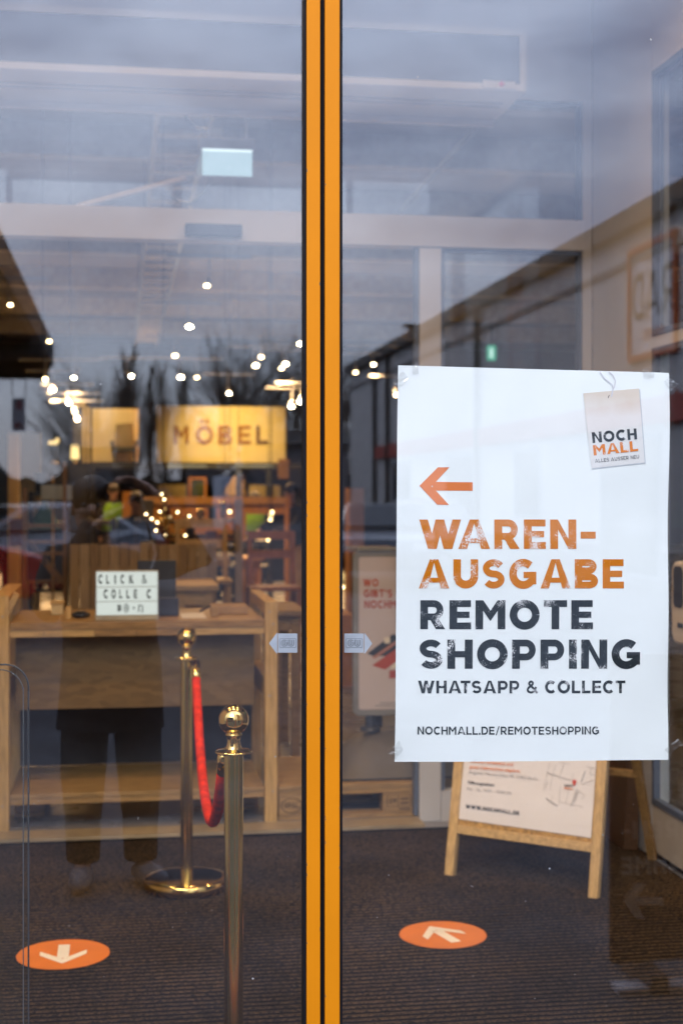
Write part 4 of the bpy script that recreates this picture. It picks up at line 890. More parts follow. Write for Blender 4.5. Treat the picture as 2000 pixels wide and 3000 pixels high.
# ceiling spotlights: one for each light seen through the glass
spots = [(31, 893, .4), (145, 1000, .2), (133, 1110, 0), (217, 1107, -.4), (155, 1142, 0), (203, 1181, .3), (220, 1208, .2), (227, 1230, .1), (606, 837, -.4), (555, 957, .2), (513, 1042, 0), (385, 1102, 1.0), (530, 1105, .1), (577, 1106, -.1), (671, 1152, .1), (880, 1007, -.2), (765, 1046, 0), (749, 1071, .3), (837, 1066, 0), (825, 1079, -.4), (853, 1191, -.3), (881, 1177, -.3), (1094, 1068, 0), (1041, 1091, -.2), (1160, 1157, 0)]
glow = emat("warm_spot_lens", (1, .82, .50), 26)
def lamp_to(o, kind, energy, loc, aim=None, size=rad(120), blend=.7, r=.05, col=(1, .58, .24)):
    d = bpy.data.lights.new("lamp", kind); d.energy = energy; d.color = col; d.shadow_soft_size = r
    if kind == 'SPOT': d.spot_size = size; d.spot_blend = blend
    l = bpy.data.objects.new("lamp", d); COL.objects.link(l); l.parent = o; l.location = Vector(loc) - wloc(o)
    if aim is not None: l.rotation_euler = (Vector(aim) - Vector(loc)).to_track_quat('-Z', 'Y').to_euler()
    return l
where = ["far left under the canopy's reflection", "left end, upper of the left row", "left end, lower of the left row", "alone right of the left row", "largest of the left column", "top of the three stacked at the left", "middle of the three stacked at the left", "lowest of the three stacked at the left", "topmost near the middle of the left door", "second from the top near the middle", "third from the top above the furniture sign", "tilted one above the wall tiles", "left one of the pair above the furniture sign", "right one of the pair above the furniture sign", "lowest, just above the furniture sign", "highest beside the orange frame", "left one of the cluster near the orange frame", "lower left one of the cluster near the orange frame", "right one of the cluster near the orange frame", "small one under the cluster near the orange frame", "left of the pair beside the orange frame", "right of the pair beside the orange frame", "brightest left of the poster", "dimmer one just right of the orange frame", "half hidden by the poster's left edge"]
rs = random.Random(3)
glows = [emat('warm_spot_lens_%s' % n_, c_, e_) for n_, c_, e_ in (('bright', (1, .85, .56), 30), ('medium', (1, .80, .46), 16), ('soft', (1, .74, .36), 8))]
for (px, py, tl), lab in zip(spots, where):
    dist = min((4.05 - 1.62) * 4167 / (HZ - py), 27.0)
    r = ray(px, py); c = CAM + r * (dist / FPX)
    if c.y < 5: c = at(px, py, 5)
    t_ = thing("ceiling_spotlight", "warm ceiling spotlight, " + lab, "spotlight", c, "spotlights under the shop roof")
    R_ = (.0012 * dist + .013) * rs.uniform(.75, 1.2); fw = Vector((tl * .8, -1.0, -.8)).normalized(); sdv = fw.orthogonal().normalized()
    bk = c - fw * .16
    MB().tube([bk, c], [R_ * .7, R_ * 1.05], 14).build("housing", M['white'], t_)
    a = fw.cross(UP).normalized(); b2 = a.cross(fw)
    MB().add([c + fw * .002 + (a * cos(k * pi / 8) + b2 * sin(k * pi / 8) * .62) * R_ for k in range(16)], [tuple(range(16))]).build("lens", rs.choice(glows), t_)
    MB().tube([bk, (bk.x, bk.y, bk.z + .25)], .012, 6).build("stem", M['grille'], t_)
    box_obj("track", (bk.x - .5, bk.x + .5, bk.y - .02, bk.y + .02, bk.z + .25, bk.z + .29), M['grille'], t_)
    MB().tube([(bk.x, bk.y, bk.z + .29), (bk.x, bk.y, 5.79)], .003, 5).build("cord", M['grille'], t_)
    lamp_to(t_, 'SPOT', 150, c + fw * .05, c + Vector((0, -.35, -1)))

for i, (x, y, lab) in enumerate(((-.7, 5.9, "left"), (.7, 6.1, "middle"), (2.2, 6.3, "right"))):  # added above the view to brighten the planks and counter area
    t_ = thing("ceiling_spotlight", "added warm spotlight out of view above the counter, %s of the three" % lab, "spotlight", (x, y, 5.3), "spotlights under the shop roof")
    MB().tube([(x, y, 5.15), (x, y, 5.36)], [.07, .05], 14).build("housing", M['white'], t_); MB().lathe([(0, 5.148), (.06, 5.148), (.06, 5.1495), (0, 5.1495)], (x, y, 0), 16).build("lens", glow, t_)
    MB().tube([(x, y, 5.36), (x, y, 5.79)], .012, 6).build("stem", M['dark'], t_); lamp_to(t_, 'SPOT', 32, (x, y, 5.12), (x, y + .5, 0))
# rack with the furniture sign
YR = 22.0
rk = thing("storage_rack", "dark steel storage rack under the lit furniture sign", "rack", (at(585, 1600, YR).x, YR, 0))
for px in (272, 456, 699, 788, 900): pbox("upright", px - 7, 1356, px + 7, 1480, YR, .12, M['dark_steel'], rk, zmin=0)
for (py0, py1) in ((1357, 1370), (1462, 1474)): pbox("shelf_beam", 262, py0, 908, py1, YR + .122, 1.1, M['dark_steel'], rk)
pbox("back_panel", 262, 1371, 908, 1462, YR + 1.24, .03, pmat("brown_back_panel", (.05, .04, .024), .7), rk); pbox("lower_panel", 262, 1476, 908, 1500, YR + .9, .03, M['dark_steel'], rk, zmin=0)
ms = thing("furniture_sign", "warmly lit board with large brown capitals on top of the rack", "sign", (at(647, 1357, YR).x, YR, at(647, 1357, YR).z))
pbox("board", 460, 1190, 836, 1355, YR + .05, .06, pmat("cream_sign_board", (.66, .52, .30), .6, var=.05), ms)
brn = pmat("brown_letters", (.26, .10, .02), .6)
for ch, x0, x1 in (("M", 510, 553), ("Ö", 574, 625), ("B", 639, 681), ("E", 697, 735), ("L", 750, 786)): put_text(ch, px_box(x0, 1247, x1, 1301, YR + .02), brn if ch != "L" else pmat("dark_brown_letter", (.10, .04, .02), .6), "letter", ms, .22, .1)
lamp_to(ms, 'SPOT', 185, at(680, 1080, YR - 2.6), at(680, 1296, YR), rad(54), 1.0, .08, (1, .68, .2))
al = thing("tiled_backdrop", "warmly lit tiled display wall left of the furniture sign", "display wall", (at(337, 1350, YR).x, YR, at(337, 1355, YR).z))
pbox("wall_board", 270, 1197, 405, 1354, YR + .5, .05, M['cream'], al); tile = None
tx0, tx1 = at(271, 1270, YR + .48).x, at(404, 1270, YR + .48).x; tz0, tz1 = at(337, 1353, YR + .48).z, at(337, 1198, YR + .48).z
for j in range(14):
    for i in range(9):
        w = (tx1 - tx0) / 9; h_ = (tz1 - tz0) / 14; 
        if tile is None: tile = box_obj("tile", (tx0 + .005, tx0 + w - .005, YR + .48, YR + .4995, tz0 + .004, tz0 + h_ - .004), pmat("ivory_tile", (.68, .56, .36), .35, var=.06), al, bevel=.003); b0 = tile.location.copy()
        else: c = tile.copy(); COL.objects.link(c); c.parent = al; c.location = b0 + Vector((i * w, random.uniform(-.002, .002), j * h_))
lamp_to(al, 'SPOT', 70, at(300, 1100, YR - 2.0), at(310, 1275, YR + .5), rad(50), 1.0, .08, (1, .68, .26))
ch_ = thing("armchair", "dark seated armchair shown in front of the lit tiles", "armchair", (at(362, 1352, YR).x, YR, at(362, 1355, YR).z))
zc0 = at(362, 1354, YR).z; u_ = lambda px: at(px, 1300, YR + .1).x; v_ = lambda py: at(360, py, YR + .1).z
MB().prism([Vector((u_(335), YR + .38, v_(1322))), Vector((u_(395), YR + .38, v_(1322))), Vector((u_(392), YR + .44, v_(1235))), Vector((u_(340), YR + .44, v_(1240)))], (0, .05, 0)).build("backrest", pmat("brown_leather", (.16, .09, .03), .5), ch_, bevel=.02)
pbox("seat", 328, 1308, 400, 1324, YR + .05, .32, pmat("dark_leather", (.02, .015, .012), .5), ch_, .02)
for px in (324, 394): pbox("armrest", px, 1290, px + 10, 1307, YR + .06, .3, M['dark_steel'], ch_, .01)
for px in (332, 388): pbox("leg", px, 1325, px + 8, 1353, YR + .1, .04, M['dark_steel'], ch_, zmin=zc0); pbox("leg", px, 1325, px + 8, 1353, YR + .32, .04, M['dark_steel'], ch_, zmin=zc0)
# goods on the rack's shelf
def basket(px0, py0, px1, py1, lab):
    t_ = thing("wire_basket", lab, "basket", (at((px0 + px1) / 2, py1, YR).x, YR + .2, at(600, 1462, YR).z + .002), "wire baskets on the rack")
    x0, x1 = at(px0, 1440, YR).x, at(px1, 1440, YR).x; z0, z1 = at(600, 1461, YR).z + .02, at(600, py0, YR).z; m = MB(); wr = .008
    for i in range(13): x = x0 + (x1 - x0) * i / 12; m.box(x - wr, x + wr, YR + .18, YR + .19, z0, z1)
    for i in range(5): z = z0 + (z1 - z0) * i / 4; m.box(x0, x1, YR + .1905, YR + .2, z - wr, z + wr)
    m.build("front_grid", pmat("brass_wire", (.55, .40, .18), .4, metal=.3), t_)
    box_obj("liner", (x0, x1, YR + .23, YR + .6, z0, z1 - .02), pmat("tan_liner", (.42, .30, .14), .8), t_)
basket(462, 1421, 546, 1460, "wire basket on the rack under the left half of the furniture sign"); basket(735, 1423, 822, 1460, "wire basket on the rack under the right half of the furniture sign")
pf = thing("picture_frame", "orange picture frame standing between the rack's baskets", "picture", (at(577, 1461, YR).x, YR + .2, at(600, 1461, YR).z))
pbox("picture", 560, 1404, 598, 1456, YR + .23, .01, pmat("dark_picture", (.04, .05, .025), .6, var=.6, scale=5), pf)
for b_ in ((553, 1398, 560, 1460), (598, 1398, 605, 1460), (560.5, 1398, 597.5, 1404), (560.5, 1455, 597.5, 1460)): pbox("frame_bar", *b_, YR + .2, .03, pmat("orange_frame", (.46, .16, .03), .5), pf)
sk = thing("sack", "yellow pointed sack on the rack under the sign", "sack", (at(693, 1461, YR).x, YR + .3, at(693, 1461, YR).z))
MB().lathe([(.0, 0), (.19, .01), (.2, .10), (.15, .2), (.08, .3), (.03, .38), (0, .39)], (at(693, 1461, YR).x, YR + .35, at(693, 1461, YR).z + .012), 16).build("body", pmat("ochre_cloth", (.50, .29, .05), .8, var=.2), sk, smooth=True)
MB().tube([(at(716, 1400, YR).x, YR + .35, at(716, 1440, YR).z), (at(718, 1400, YR).x, YR + .35, at(718, 1392, YR).z)], .03, 8).build("tied_neck", pmat("ochre_cloth_dark", (.4, .22, .04), .8), sk)
tag(pbox("box", 816, 1345, 847, 1356, YR - .02, .1, pmat("brown_card", (.22, .10, .05), .7), zmin=None), "brown box at the sign's lower right corner", "box")
tag(pbox("hanging_crate", 815, 1357, 846, 1402, YR - .12, .09, pmat("brown_crate", (.2, .09, .04), .7)), "brown crate hanging from the rack's right end", "crate")
for (px0, px1, lab) in ((490, 606, "left"), (690, 800, "right")): tag(pbox("strip_light", px0, 1361, px1, 1369, YR - .06, .05, emat("dim_strip", (.8, .62, .30), .12)), "dim strip light under the %s half of the furniture sign" % lab, "strip light")
# bright shelf frame and little lamps at the rack's left
bs = thing("shelf_frame", "bright narrow shelf frame left of the lit tiles", "shelf", (at(236, 1290, YR).x, YR, at(600, 1357, YR).z))
for b_ in ((242, 1184, 250, 1300), (255, 1192, 263, 1300)): pbox("upright", *b_, YR, .06, pmat("lit_wood", (.6, .46, .26), .6), bs, zmin=at(600, 1357, YR).z)
pbox("top_bar", 216, 1181, 250, 1190, YR - .07, .06, pmat("lit_wood2", (.6, .46, .26), .6), bs)
for i in range(7): pbox("slat", 214, 1240 + i * 11, 241, 1244 + i * 11, YR + .01, .05, pmat("grey_slat", (.25, .22, .2), .6), bs)
def lampshade(px0, py0, px1, py1, Y, lab, e=.5, zfoot=None, shade=(1, .70, .28)):
    t_ = thing("lit_lamp", lab, "lamp", (at((px0 + px1) / 2, py1, Y).x, Y, zfoot if zfoot is not None else at(px0, py1 + 20, Y).z), "small lit lamps in the shop")
    c = at((px0 + px1) / 2, py1, Y); R_ = (at(px1, py1, Y).x - at(px0, py1, Y).x) / 2; h_ = at(px0, py0, Y).z - c.z
    MB().lathe([(R_, c.z), (R_ * .86, c.z + h_)], (c.x, Y, 0), 18).build("shade", emat("lit_shade", shade, e), t_, smooth=True)
    zf = zfoot if zfoot is not None else at(px0, py1 + 20, Y).z
    MB().tube([(c.x, Y, zf), (c.x, Y, c.z + h_ * .6)], .012, 8).build("stem", M['brass'], t_); MB().lathe([(0, zf), (R_ * .7, zf), (R_ * .6, zf + .02), (0, zf + .03)], (c.x, Y, 0), 16).build("foot", M['brass'], t_)
zsh = at(600, 1357, YR).z
lampshade(208, 1304, 233, 1345, YR + .4, "tall lit lampshade on the rack's left end", .55, zsh + .005); lampshade(142, 1292, 170, 1302, YR + .3, "low wide lit lamp on the rack's far left", .45, zsh + .005); lampshade(162, 1284, 174, 1296, YR + .9, "tiny lit lamp at the back of the rack's left", .5, zsh + .005)
tag(pbox("rack_extension", 135, 1357, 262, 1372, YR + .1, 1.1, M['dark_steel'], zmin=0), "dark closed cabinet extending the rack to the left", "cabinet")

# cream wall panels, left of the rack
for (px0, py0, px1, py1, Y, lab) in ((62, 1268, 119, 1482, 13, "tall cream panel at the left behind the counter"), (24, 1270, 58, 1495, 13.3, "narrow cream panel at the left edge")):
    pnl = thing("wall_display", lab, "panel", (at((px0 + px1) / 2, py1, Y).x, Y, 0)); pbox("board", px0, py0, px1, py1, Y, .05, M['cream'], pnl, zmin=.05); pbox("foot", px0 + 4, 1838, px1 - 4, 1850, Y - .1, .25, M['dark'], pnl, zmin=0.0)
# timber rack with diagonal brace
rkw = wood_mat('dim_rack_wood', (.22, .12, .045), (6, 6, .5))
tr = thing("timber_rack", "timber rack with diagonal brace left behind the counter", "rack", (at(130, 1720, 9).x, 9, 0))
for px in (73, 190): pbox("post", px - 5, 1430 if px < 100 else 1352, px + 5, 1720, 9, .06, rkw, tr, zmin=0)
for py in (1540, 1588, 1622, 1705): pbox("cross_bar", 79, py - 4, 184, py + 4, 9.0, .05, rkw, tr)
MB().bar(at(90, 1592, 9.08), at(182, 1706, 9.08), .05, .04, (0, 1, 0)).build("diagonal_brace", rkw, tr); pbox("back_board", 80, 1550, 184, 1700, 9.5, .03, M['dark'], tr)
tag(pbox("post_strip", 152, 1395, 159, 1480, 9.3, .05, M['pine_v'], zmin=0), "slim pale batten behind the timber rack", "batten")
wb = thing("reflection_board", "pale blank board standing for a daylight reflection above the timber rack", "notice board", (at(165, 1465, 9.2).x, 9.2, at(165, 1465, 9.2).z)); pbox("board", 121, 1421, 211, 1464, 9.2, .02, pmat("pale_blue_board", (.42, .48, .52), .5), wb); pbox("hook_rail", 121, 1416, 211, 1420.5, 9.2, .03, M['dark'], wb)  # pale board added in place of a bluish daylight reflection in the glass
for px in (126, 206): p = at(px, 1416, 9.21); MB().tube([p, (p.x, p.y, 5.79)], .004, 5).build("cord", M['dark'], wb)

# plank partition behind the counter
pp_ = thing("plank_partition", "waist high partition of upright planks behind the monitor", "partition", (at(420, 1740, 7).x, 7, 0))
x0, x1 = at(205, 1600, 7).x, at(636, 1600, 7).x; n = 15; z1 = at(420, 1592, 7).z; pm = [wood_mat("plank_wood", c, (7, 6, .4), .25) for c in ((.42, .26, .10), (.50, .33, .15), (.36, .22, .09))]
for i in range(n): a = x0 + (x1 - x0) * i / n; box_obj("plank", (a + .002, a + (x1 - x0) / n - .003, 7 + random.uniform(0, .004), 7.024, .02, z1 - random.uniform(0, .012)), pm[(i * 7) % 3], pp_, bevel=.002)
for z in (.2, z1 - .25): box_obj("back_rail", (x0, x1, 7.026, 7.06, z, z + .09), M['pine_h'], pp_)
for x in (x0 + .1, x1 - .14): box_obj("foot", (x, x + .05, 6.85, 7.3, 0, .019), M['pine_d'], pp_)
tag(pbox("wood_post", 690, 1462, 711, 1784, 7.6, .07, wood_mat("pale_grey_post", (.36, .27, .2), (6, 6, .5)), zmin=0), "pale square post right of the plank partition", "post")
# orange wooden kiosk
kk = thing("timber_kiosk", "orange timber kiosk frame behind the brass ball lamp", "kiosk", (at(600, 1600, 15).x, 15, 0))
for px in (372, 842): pbox("post", px - 13 if px < 500 else px - 5, 1440 if px < 500 else 1457, px + 13 if px < 500 else px + 5, 1610, 15, .12, M['warm_wood'], kk, zmin=0)
pbox("top_beam", 386, 1456, 836, 1477, 15, .1, wood_mat("light_orange_beam", (.55, .29, .09), (.5, 6, 6)), kk)
for i in range(12): pbox("panel_board", 387 + i * 37.2, 1478, 387 + (i + 1) * 37.2 - .8, 1506 if i > 8 else 1585, 15.02, .03, M['warm_wood'], kk)
pbox("counter_shelf", 387, 1566, 700, 1576, 14.7, .3, M['dark_steel'], kk)
# brass ball lamp
bl_ = thing("brass_ball_lamp", "branched lamp of brass balls hanging before the orange kiosk", "lamp", at(500, 1600, 8.5), None)
cx = at(490, 1540, 8.5)
MB().tube([at(478, 1440, 8.5), (cx.x, 8.5, at(490, 1580, 8.5).z)], .008, 8).build("stem", M['brass'], bl_); MB().tube([at(478, 1440, 8.5), Vector((at(478, 1440, 8.5).x, 8.5, 5.79))], .003, 5).build("cable", M['dark'], bl_)
hl = [(455, 523), (473, 562), (440, 655), (335, 675), (378, 710), (420, 738), (575, 660), (590, 740), (603, 770), (565, 770), (665, 690), (488, 833), (567, 828), (635, 838), (410, 800), (520, 700)]
for i, (zx, zy) in enumerate(hl):
    px, py = 300 + zx * .3827, 1250 + zy * .3827; yy = 8.5 + random.uniform(-.15, .15); p = at(px, py, yy)
    b = MB().sphere(p, .026, 14, 8).build("ball", M['brass'], bl_, smooth=True); MB().tube([p, (cx.x, 8.5, cx.z + (p.z - cx.z) * .4)], .004, 6).build("arm", M['brass'], bl_)
    MB().sphere(p + Vector((0, -.028, .006)), .0075, 8, 6).build("bulb", emat("warm_bulb", (1, .72, .36), 5.5 if i != 15 else 1), b)
for (px, py, Y, lab) in ((673, 1499, 12, "bright bulb over the display tables"), (659, 1566, 10, "low bulb over the display tables"), (699, 1564, 10.4, "dim bulb beside the seated person"), (797, 1500, 12, "upper bulb beside the seated person's head"), (793, 1510, 12.2, "middle bulb beside the seated person's head"), (792, 1522, 12.1, "lower bulb beside the seated person's head"), (785, 1581, 11, "bulb below the reaching person's arm"), (1004, 1720, 8, "small bulb seen just right of the orange frame")):
    p = at(px, py, Y); t_ = thing("hanging_bulb", lab, "bulb", p, "bare bulbs hanging in the shop"); MB().sphere(p, .0011 * (Y + 3), 10, 8).build("bulb", emat("amber_bulb", (1, .66, .28), 3.2), t_, smooth=True)
    MB().tube([p + Vector((0, 0, .012)), p + Vector((0, 0, .06))], .009, 8).build("socket", M['black'], t_); MB().tube([p + Vector((0, 0, .06)), (p.x, p.y, 5.79)], .0025, 5).build("cord", M['dark'], t_)
shelf_rows = ((610, 700, 9.2, (.45, .72, .98), "low shelf of small goods behind the wood post"), (255, 340, 9.8, (.8, 1.1, 1.36), "shelf of small goods above the plank partition's left end"), (720, 800, 16.5, (.6, .95), "shelf of small goods behind the seated person"))
# tables, chairs and small goods on the shop floor
def table(px0, px1, py, Y, lab, mat, d=.7, th=.035):
    x0, x1 = at(px0, py, Y).x, at(px1, py, Y).x; z = at(px0, py, Y).z; t_ = thing("table", lab, "table", ((x0 + x1) / 2, Y + d / 2, 0), "tables on the shop floor")
    box_obj("tabletop", (x0, x1, Y, Y + d, z - th, z), mat, t_, bevel=.004)
    for x in (x0 + .04, x1 - .09):
        for y in (Y + .04, Y + d - .09): box_obj("leg", (x, x + .05, y, y + .05, 0, z - th - .001), mat, t_)
    box_obj("apron", (x0 + .05, x1 - .05, Y + .05, Y + .07, z - th - .09, z - th - .001), mat, t_)
    return z
table(500, 642, 1716, 6.0, "light wood table just behind the monitor", M['pine_h']); table(560, 690, 1628, 12, "low grey display table in the middle of the shop", M['concrete']); table(700, 775, 1634, 15, "small wooden table by the seated person", M['warm_wood']); table(780, 900, 1790, 5.6, "wooden table at the frame's left edge", M['pallet'])
def chair(px, py_seat, Y, lab, mat, w=.42):
    c = at(px, py_seat, Y); t_ = thing("wooden_chair", lab, "chair", (c.x, Y + w / 2, 0), "wooden chairs in the shop"); z = c.z
    box_obj("seat", (c.x - w / 2, c.x + w / 2, Y, Y + w, z - .03, z), mat, t_, bevel=.006)
    for x in (c.x - w / 2 + .01, c.x + w / 2 - .045):
        box_obj("leg", (x, x + .035, Y + .01, Y + .045, 0, z - .031), mat, t_); MB().bar((x + .018, Y + w - .03, 0), (x + .018, Y + w + .06, z + .45), .035, .035, (0, 1, 0)).build("leg", mat, t_)
    for k in (.22, .38): box_obj("back_slat", (c.x - w / 2 + .045, c.x + w / 2 - .045, Y + w + .02, Y + w + .04, z + k, z + k + .07), mat, t_)
chair(600, 1700, 7.7, "rounded light chair behind the light wood table", M['pine_v']); chair(812, 1722, 8.6, "slim red brown chair near the orange frame", wood_mat("red_brown_wood", (.34, .13, .06), (6, 6, .5)))
for (px0, py0, px1, py1, Y, c, lab) in ((572, 1592, 598, 1612, 12.2, (.55, .47, .3), "pale crockery pile on the low display table"), (600, 1588, 626, 1616, 12.3, (.60, .50, .32), "cream bowls on the low display table"), (640, 1585, 652, 1616, 12.2, (.30, .33, .34), "grey glass vase on the low display table"), (628, 1563, 640, 1582, 14, (.4, .05, .03), "small red box behind the display table")):
    t_ = thing("display_goods", lab, "goods", (at(px0, py1, Y).x, Y, at(px0, py1, Y).z)); mm_ = pmat("goods_glaze", c, .4, var=.25, scale=12); w = (px1 - px0) / 3
    for i in range(3):
        p = at(px0 + w * (i + .5), py1, Y + .1 * (i % 2)); R_ = (at(px0 + w, py1, Y).x - at(px0, py1, Y).x) * .55; h_ = (at(px0, py0, Y).z - p.z) * (1, .7, .85)[i]
        MB().lathe([(R_ * .5, p.z), (R_, p.z + h_ * .5), (R_ * .9, p.z + h_), (R_ * .7, p.z + h_), (0, p.z + h_ * .3)], (p.x, p.y, 0), 14).build("piece", mm_, t_, smooth=True)
op = tag(pbox("orange_column", 1024, 1430, 1066, 1640, 11, .3, pmat("orange_column_paint", (.46, .20, .08), .6), zmin=0), "orange column right of the door frame behind the sign", "column")
lampshade(975, 1678, 1010, 1722, 9, "amber lampshade half hidden by the orange frame", .32, .6)
tag(box_obj("plinth", (at(960, 1750, 9).x, at(1020, 1750, 9).x, 8.7, 9.3, 0, .598), M['warm_wood']), "wooden plinth carrying the amber lampshade", "plinth")
tag(pbox("amber_shelf", 1040, 1606, 1170, 1616, 5.6, .4, pmat("olive_wood", (.30, .22, .05), .5), zmin=None), "olive wooden board behind the pavement sign's top", "board")
tag(pbox("board_stand", 1090, 1617, 1120, 1700, 5.7, .1, M['dark_steel'], zmin=0), "dark stand carrying the olive wooden board", "stand")
tag(pbox("foil_bag", 28, 1520, 66, 1600, 12.0, .2, pmat("rust_cloth", (.36, .10, .03), .8)), "rust red cloth hanging at the far left", "cloth")
for (px, py, Y, c) in ((95, 1500, 11, (.03, .03, .035)), (120, 1560, 10.2, (.05, .05, .06))): pass
rg_ = random.Random(21); gm = [pmat("goods_" + n_, c_, .5, var=.2) for n_, c_ in (("brown", (.16, .08, .035)), ("black", (.02, .02, .022)), ("ochre", (.36, .21, .06)), ("slate", (.08, .09, .11)), ("cream", (.48, .40, .27)), ("rust", (.30, .08, .03)), ("green", (.05, .10, .04)))]
def shelf_unit(px0, px1, Y, lab, tops):
    x0, x1 = at(px0, 1500, Y).x, at(px1, 1500, Y).x; t_ = thing("display_shelf", lab, "shelf", ((x0 + x1) / 2, Y, 0), "display shelves in the shop")
    for x in (x0, x1 - .04): box_obj("upright", (x, x + .04, Y, Y + .4, 0, tops[-1] + .02), M['dark_steel'], t_)
    for z in tops:
        box_obj("shelf_board", (x0 + .041, x1 - .041, Y, Y + .4, z - .03, z), M['dark_steel'], t_)
        x = x0 + .06
        while x < x1 - .2:
            w = rg_.uniform(.05, .16); h_ = rg_.uniform(.06, .24); mt = rg_.choice(gm)
            if rg_.random() < .5: o = box_obj("boxed_goods", (x, x + w, Y + .05, Y + .05 + w, z + .001, z + h_), mt, None, bevel=.004); tag(o, "small boxed goods standing on the shop's dark shelves", "goods", "boxed goods on the shelves")
            else:
                o = MB().lathe([(w * .25, 0), (w * .5, h_ * .35), (w * .42, h_ * .7), (w * .2, h_), (0, h_)], (x + w / 2, Y + .15, z + .001), 12).build("vase", mt if rg_.random() < .7 else M['brass'], None, smooth=True); tag(o, "small rounded vase standing on the shop's dark shelves", "vase", "vases on the shelves")
            x += w + rg_.uniform(.01, .07)
shelf_unit(395, 560, 11.5, "dark shelf of small goods behind the brass ball lamp", (.75, 1.05, 1.32))
shelf_unit(560, 700, 13.5, "dark shelf of small goods between lamp and seated person", (.7, 1.0, 1.3))
shelf_unit(85, 200, 12.2, "dark shelf of small goods behind the timber rack", (.6, .95, 1.3, 1.6))
for (a, b_, Y_, tp_, lb_) in shelf_rows: shelf_unit(a, b_, Y_, lb_, tp_)
gd = thing("green_parasol", "green folded cloth behind the timber rack", "cloth", at(132, 1550, 10.5)); MB().lathe([(.14, 0), (.10, .12), (.02, .26), (0, .26)], at(132, 1552, 10.5), 14).build("folds", pmat("bottle_green", (.03, .12, .07), .8), gd, smooth=True); MB().tube([at(132, 1552, 10.5), at(132, 1478, 10.5)], .012, 6).build("pole", M['dark'], gd)
MB
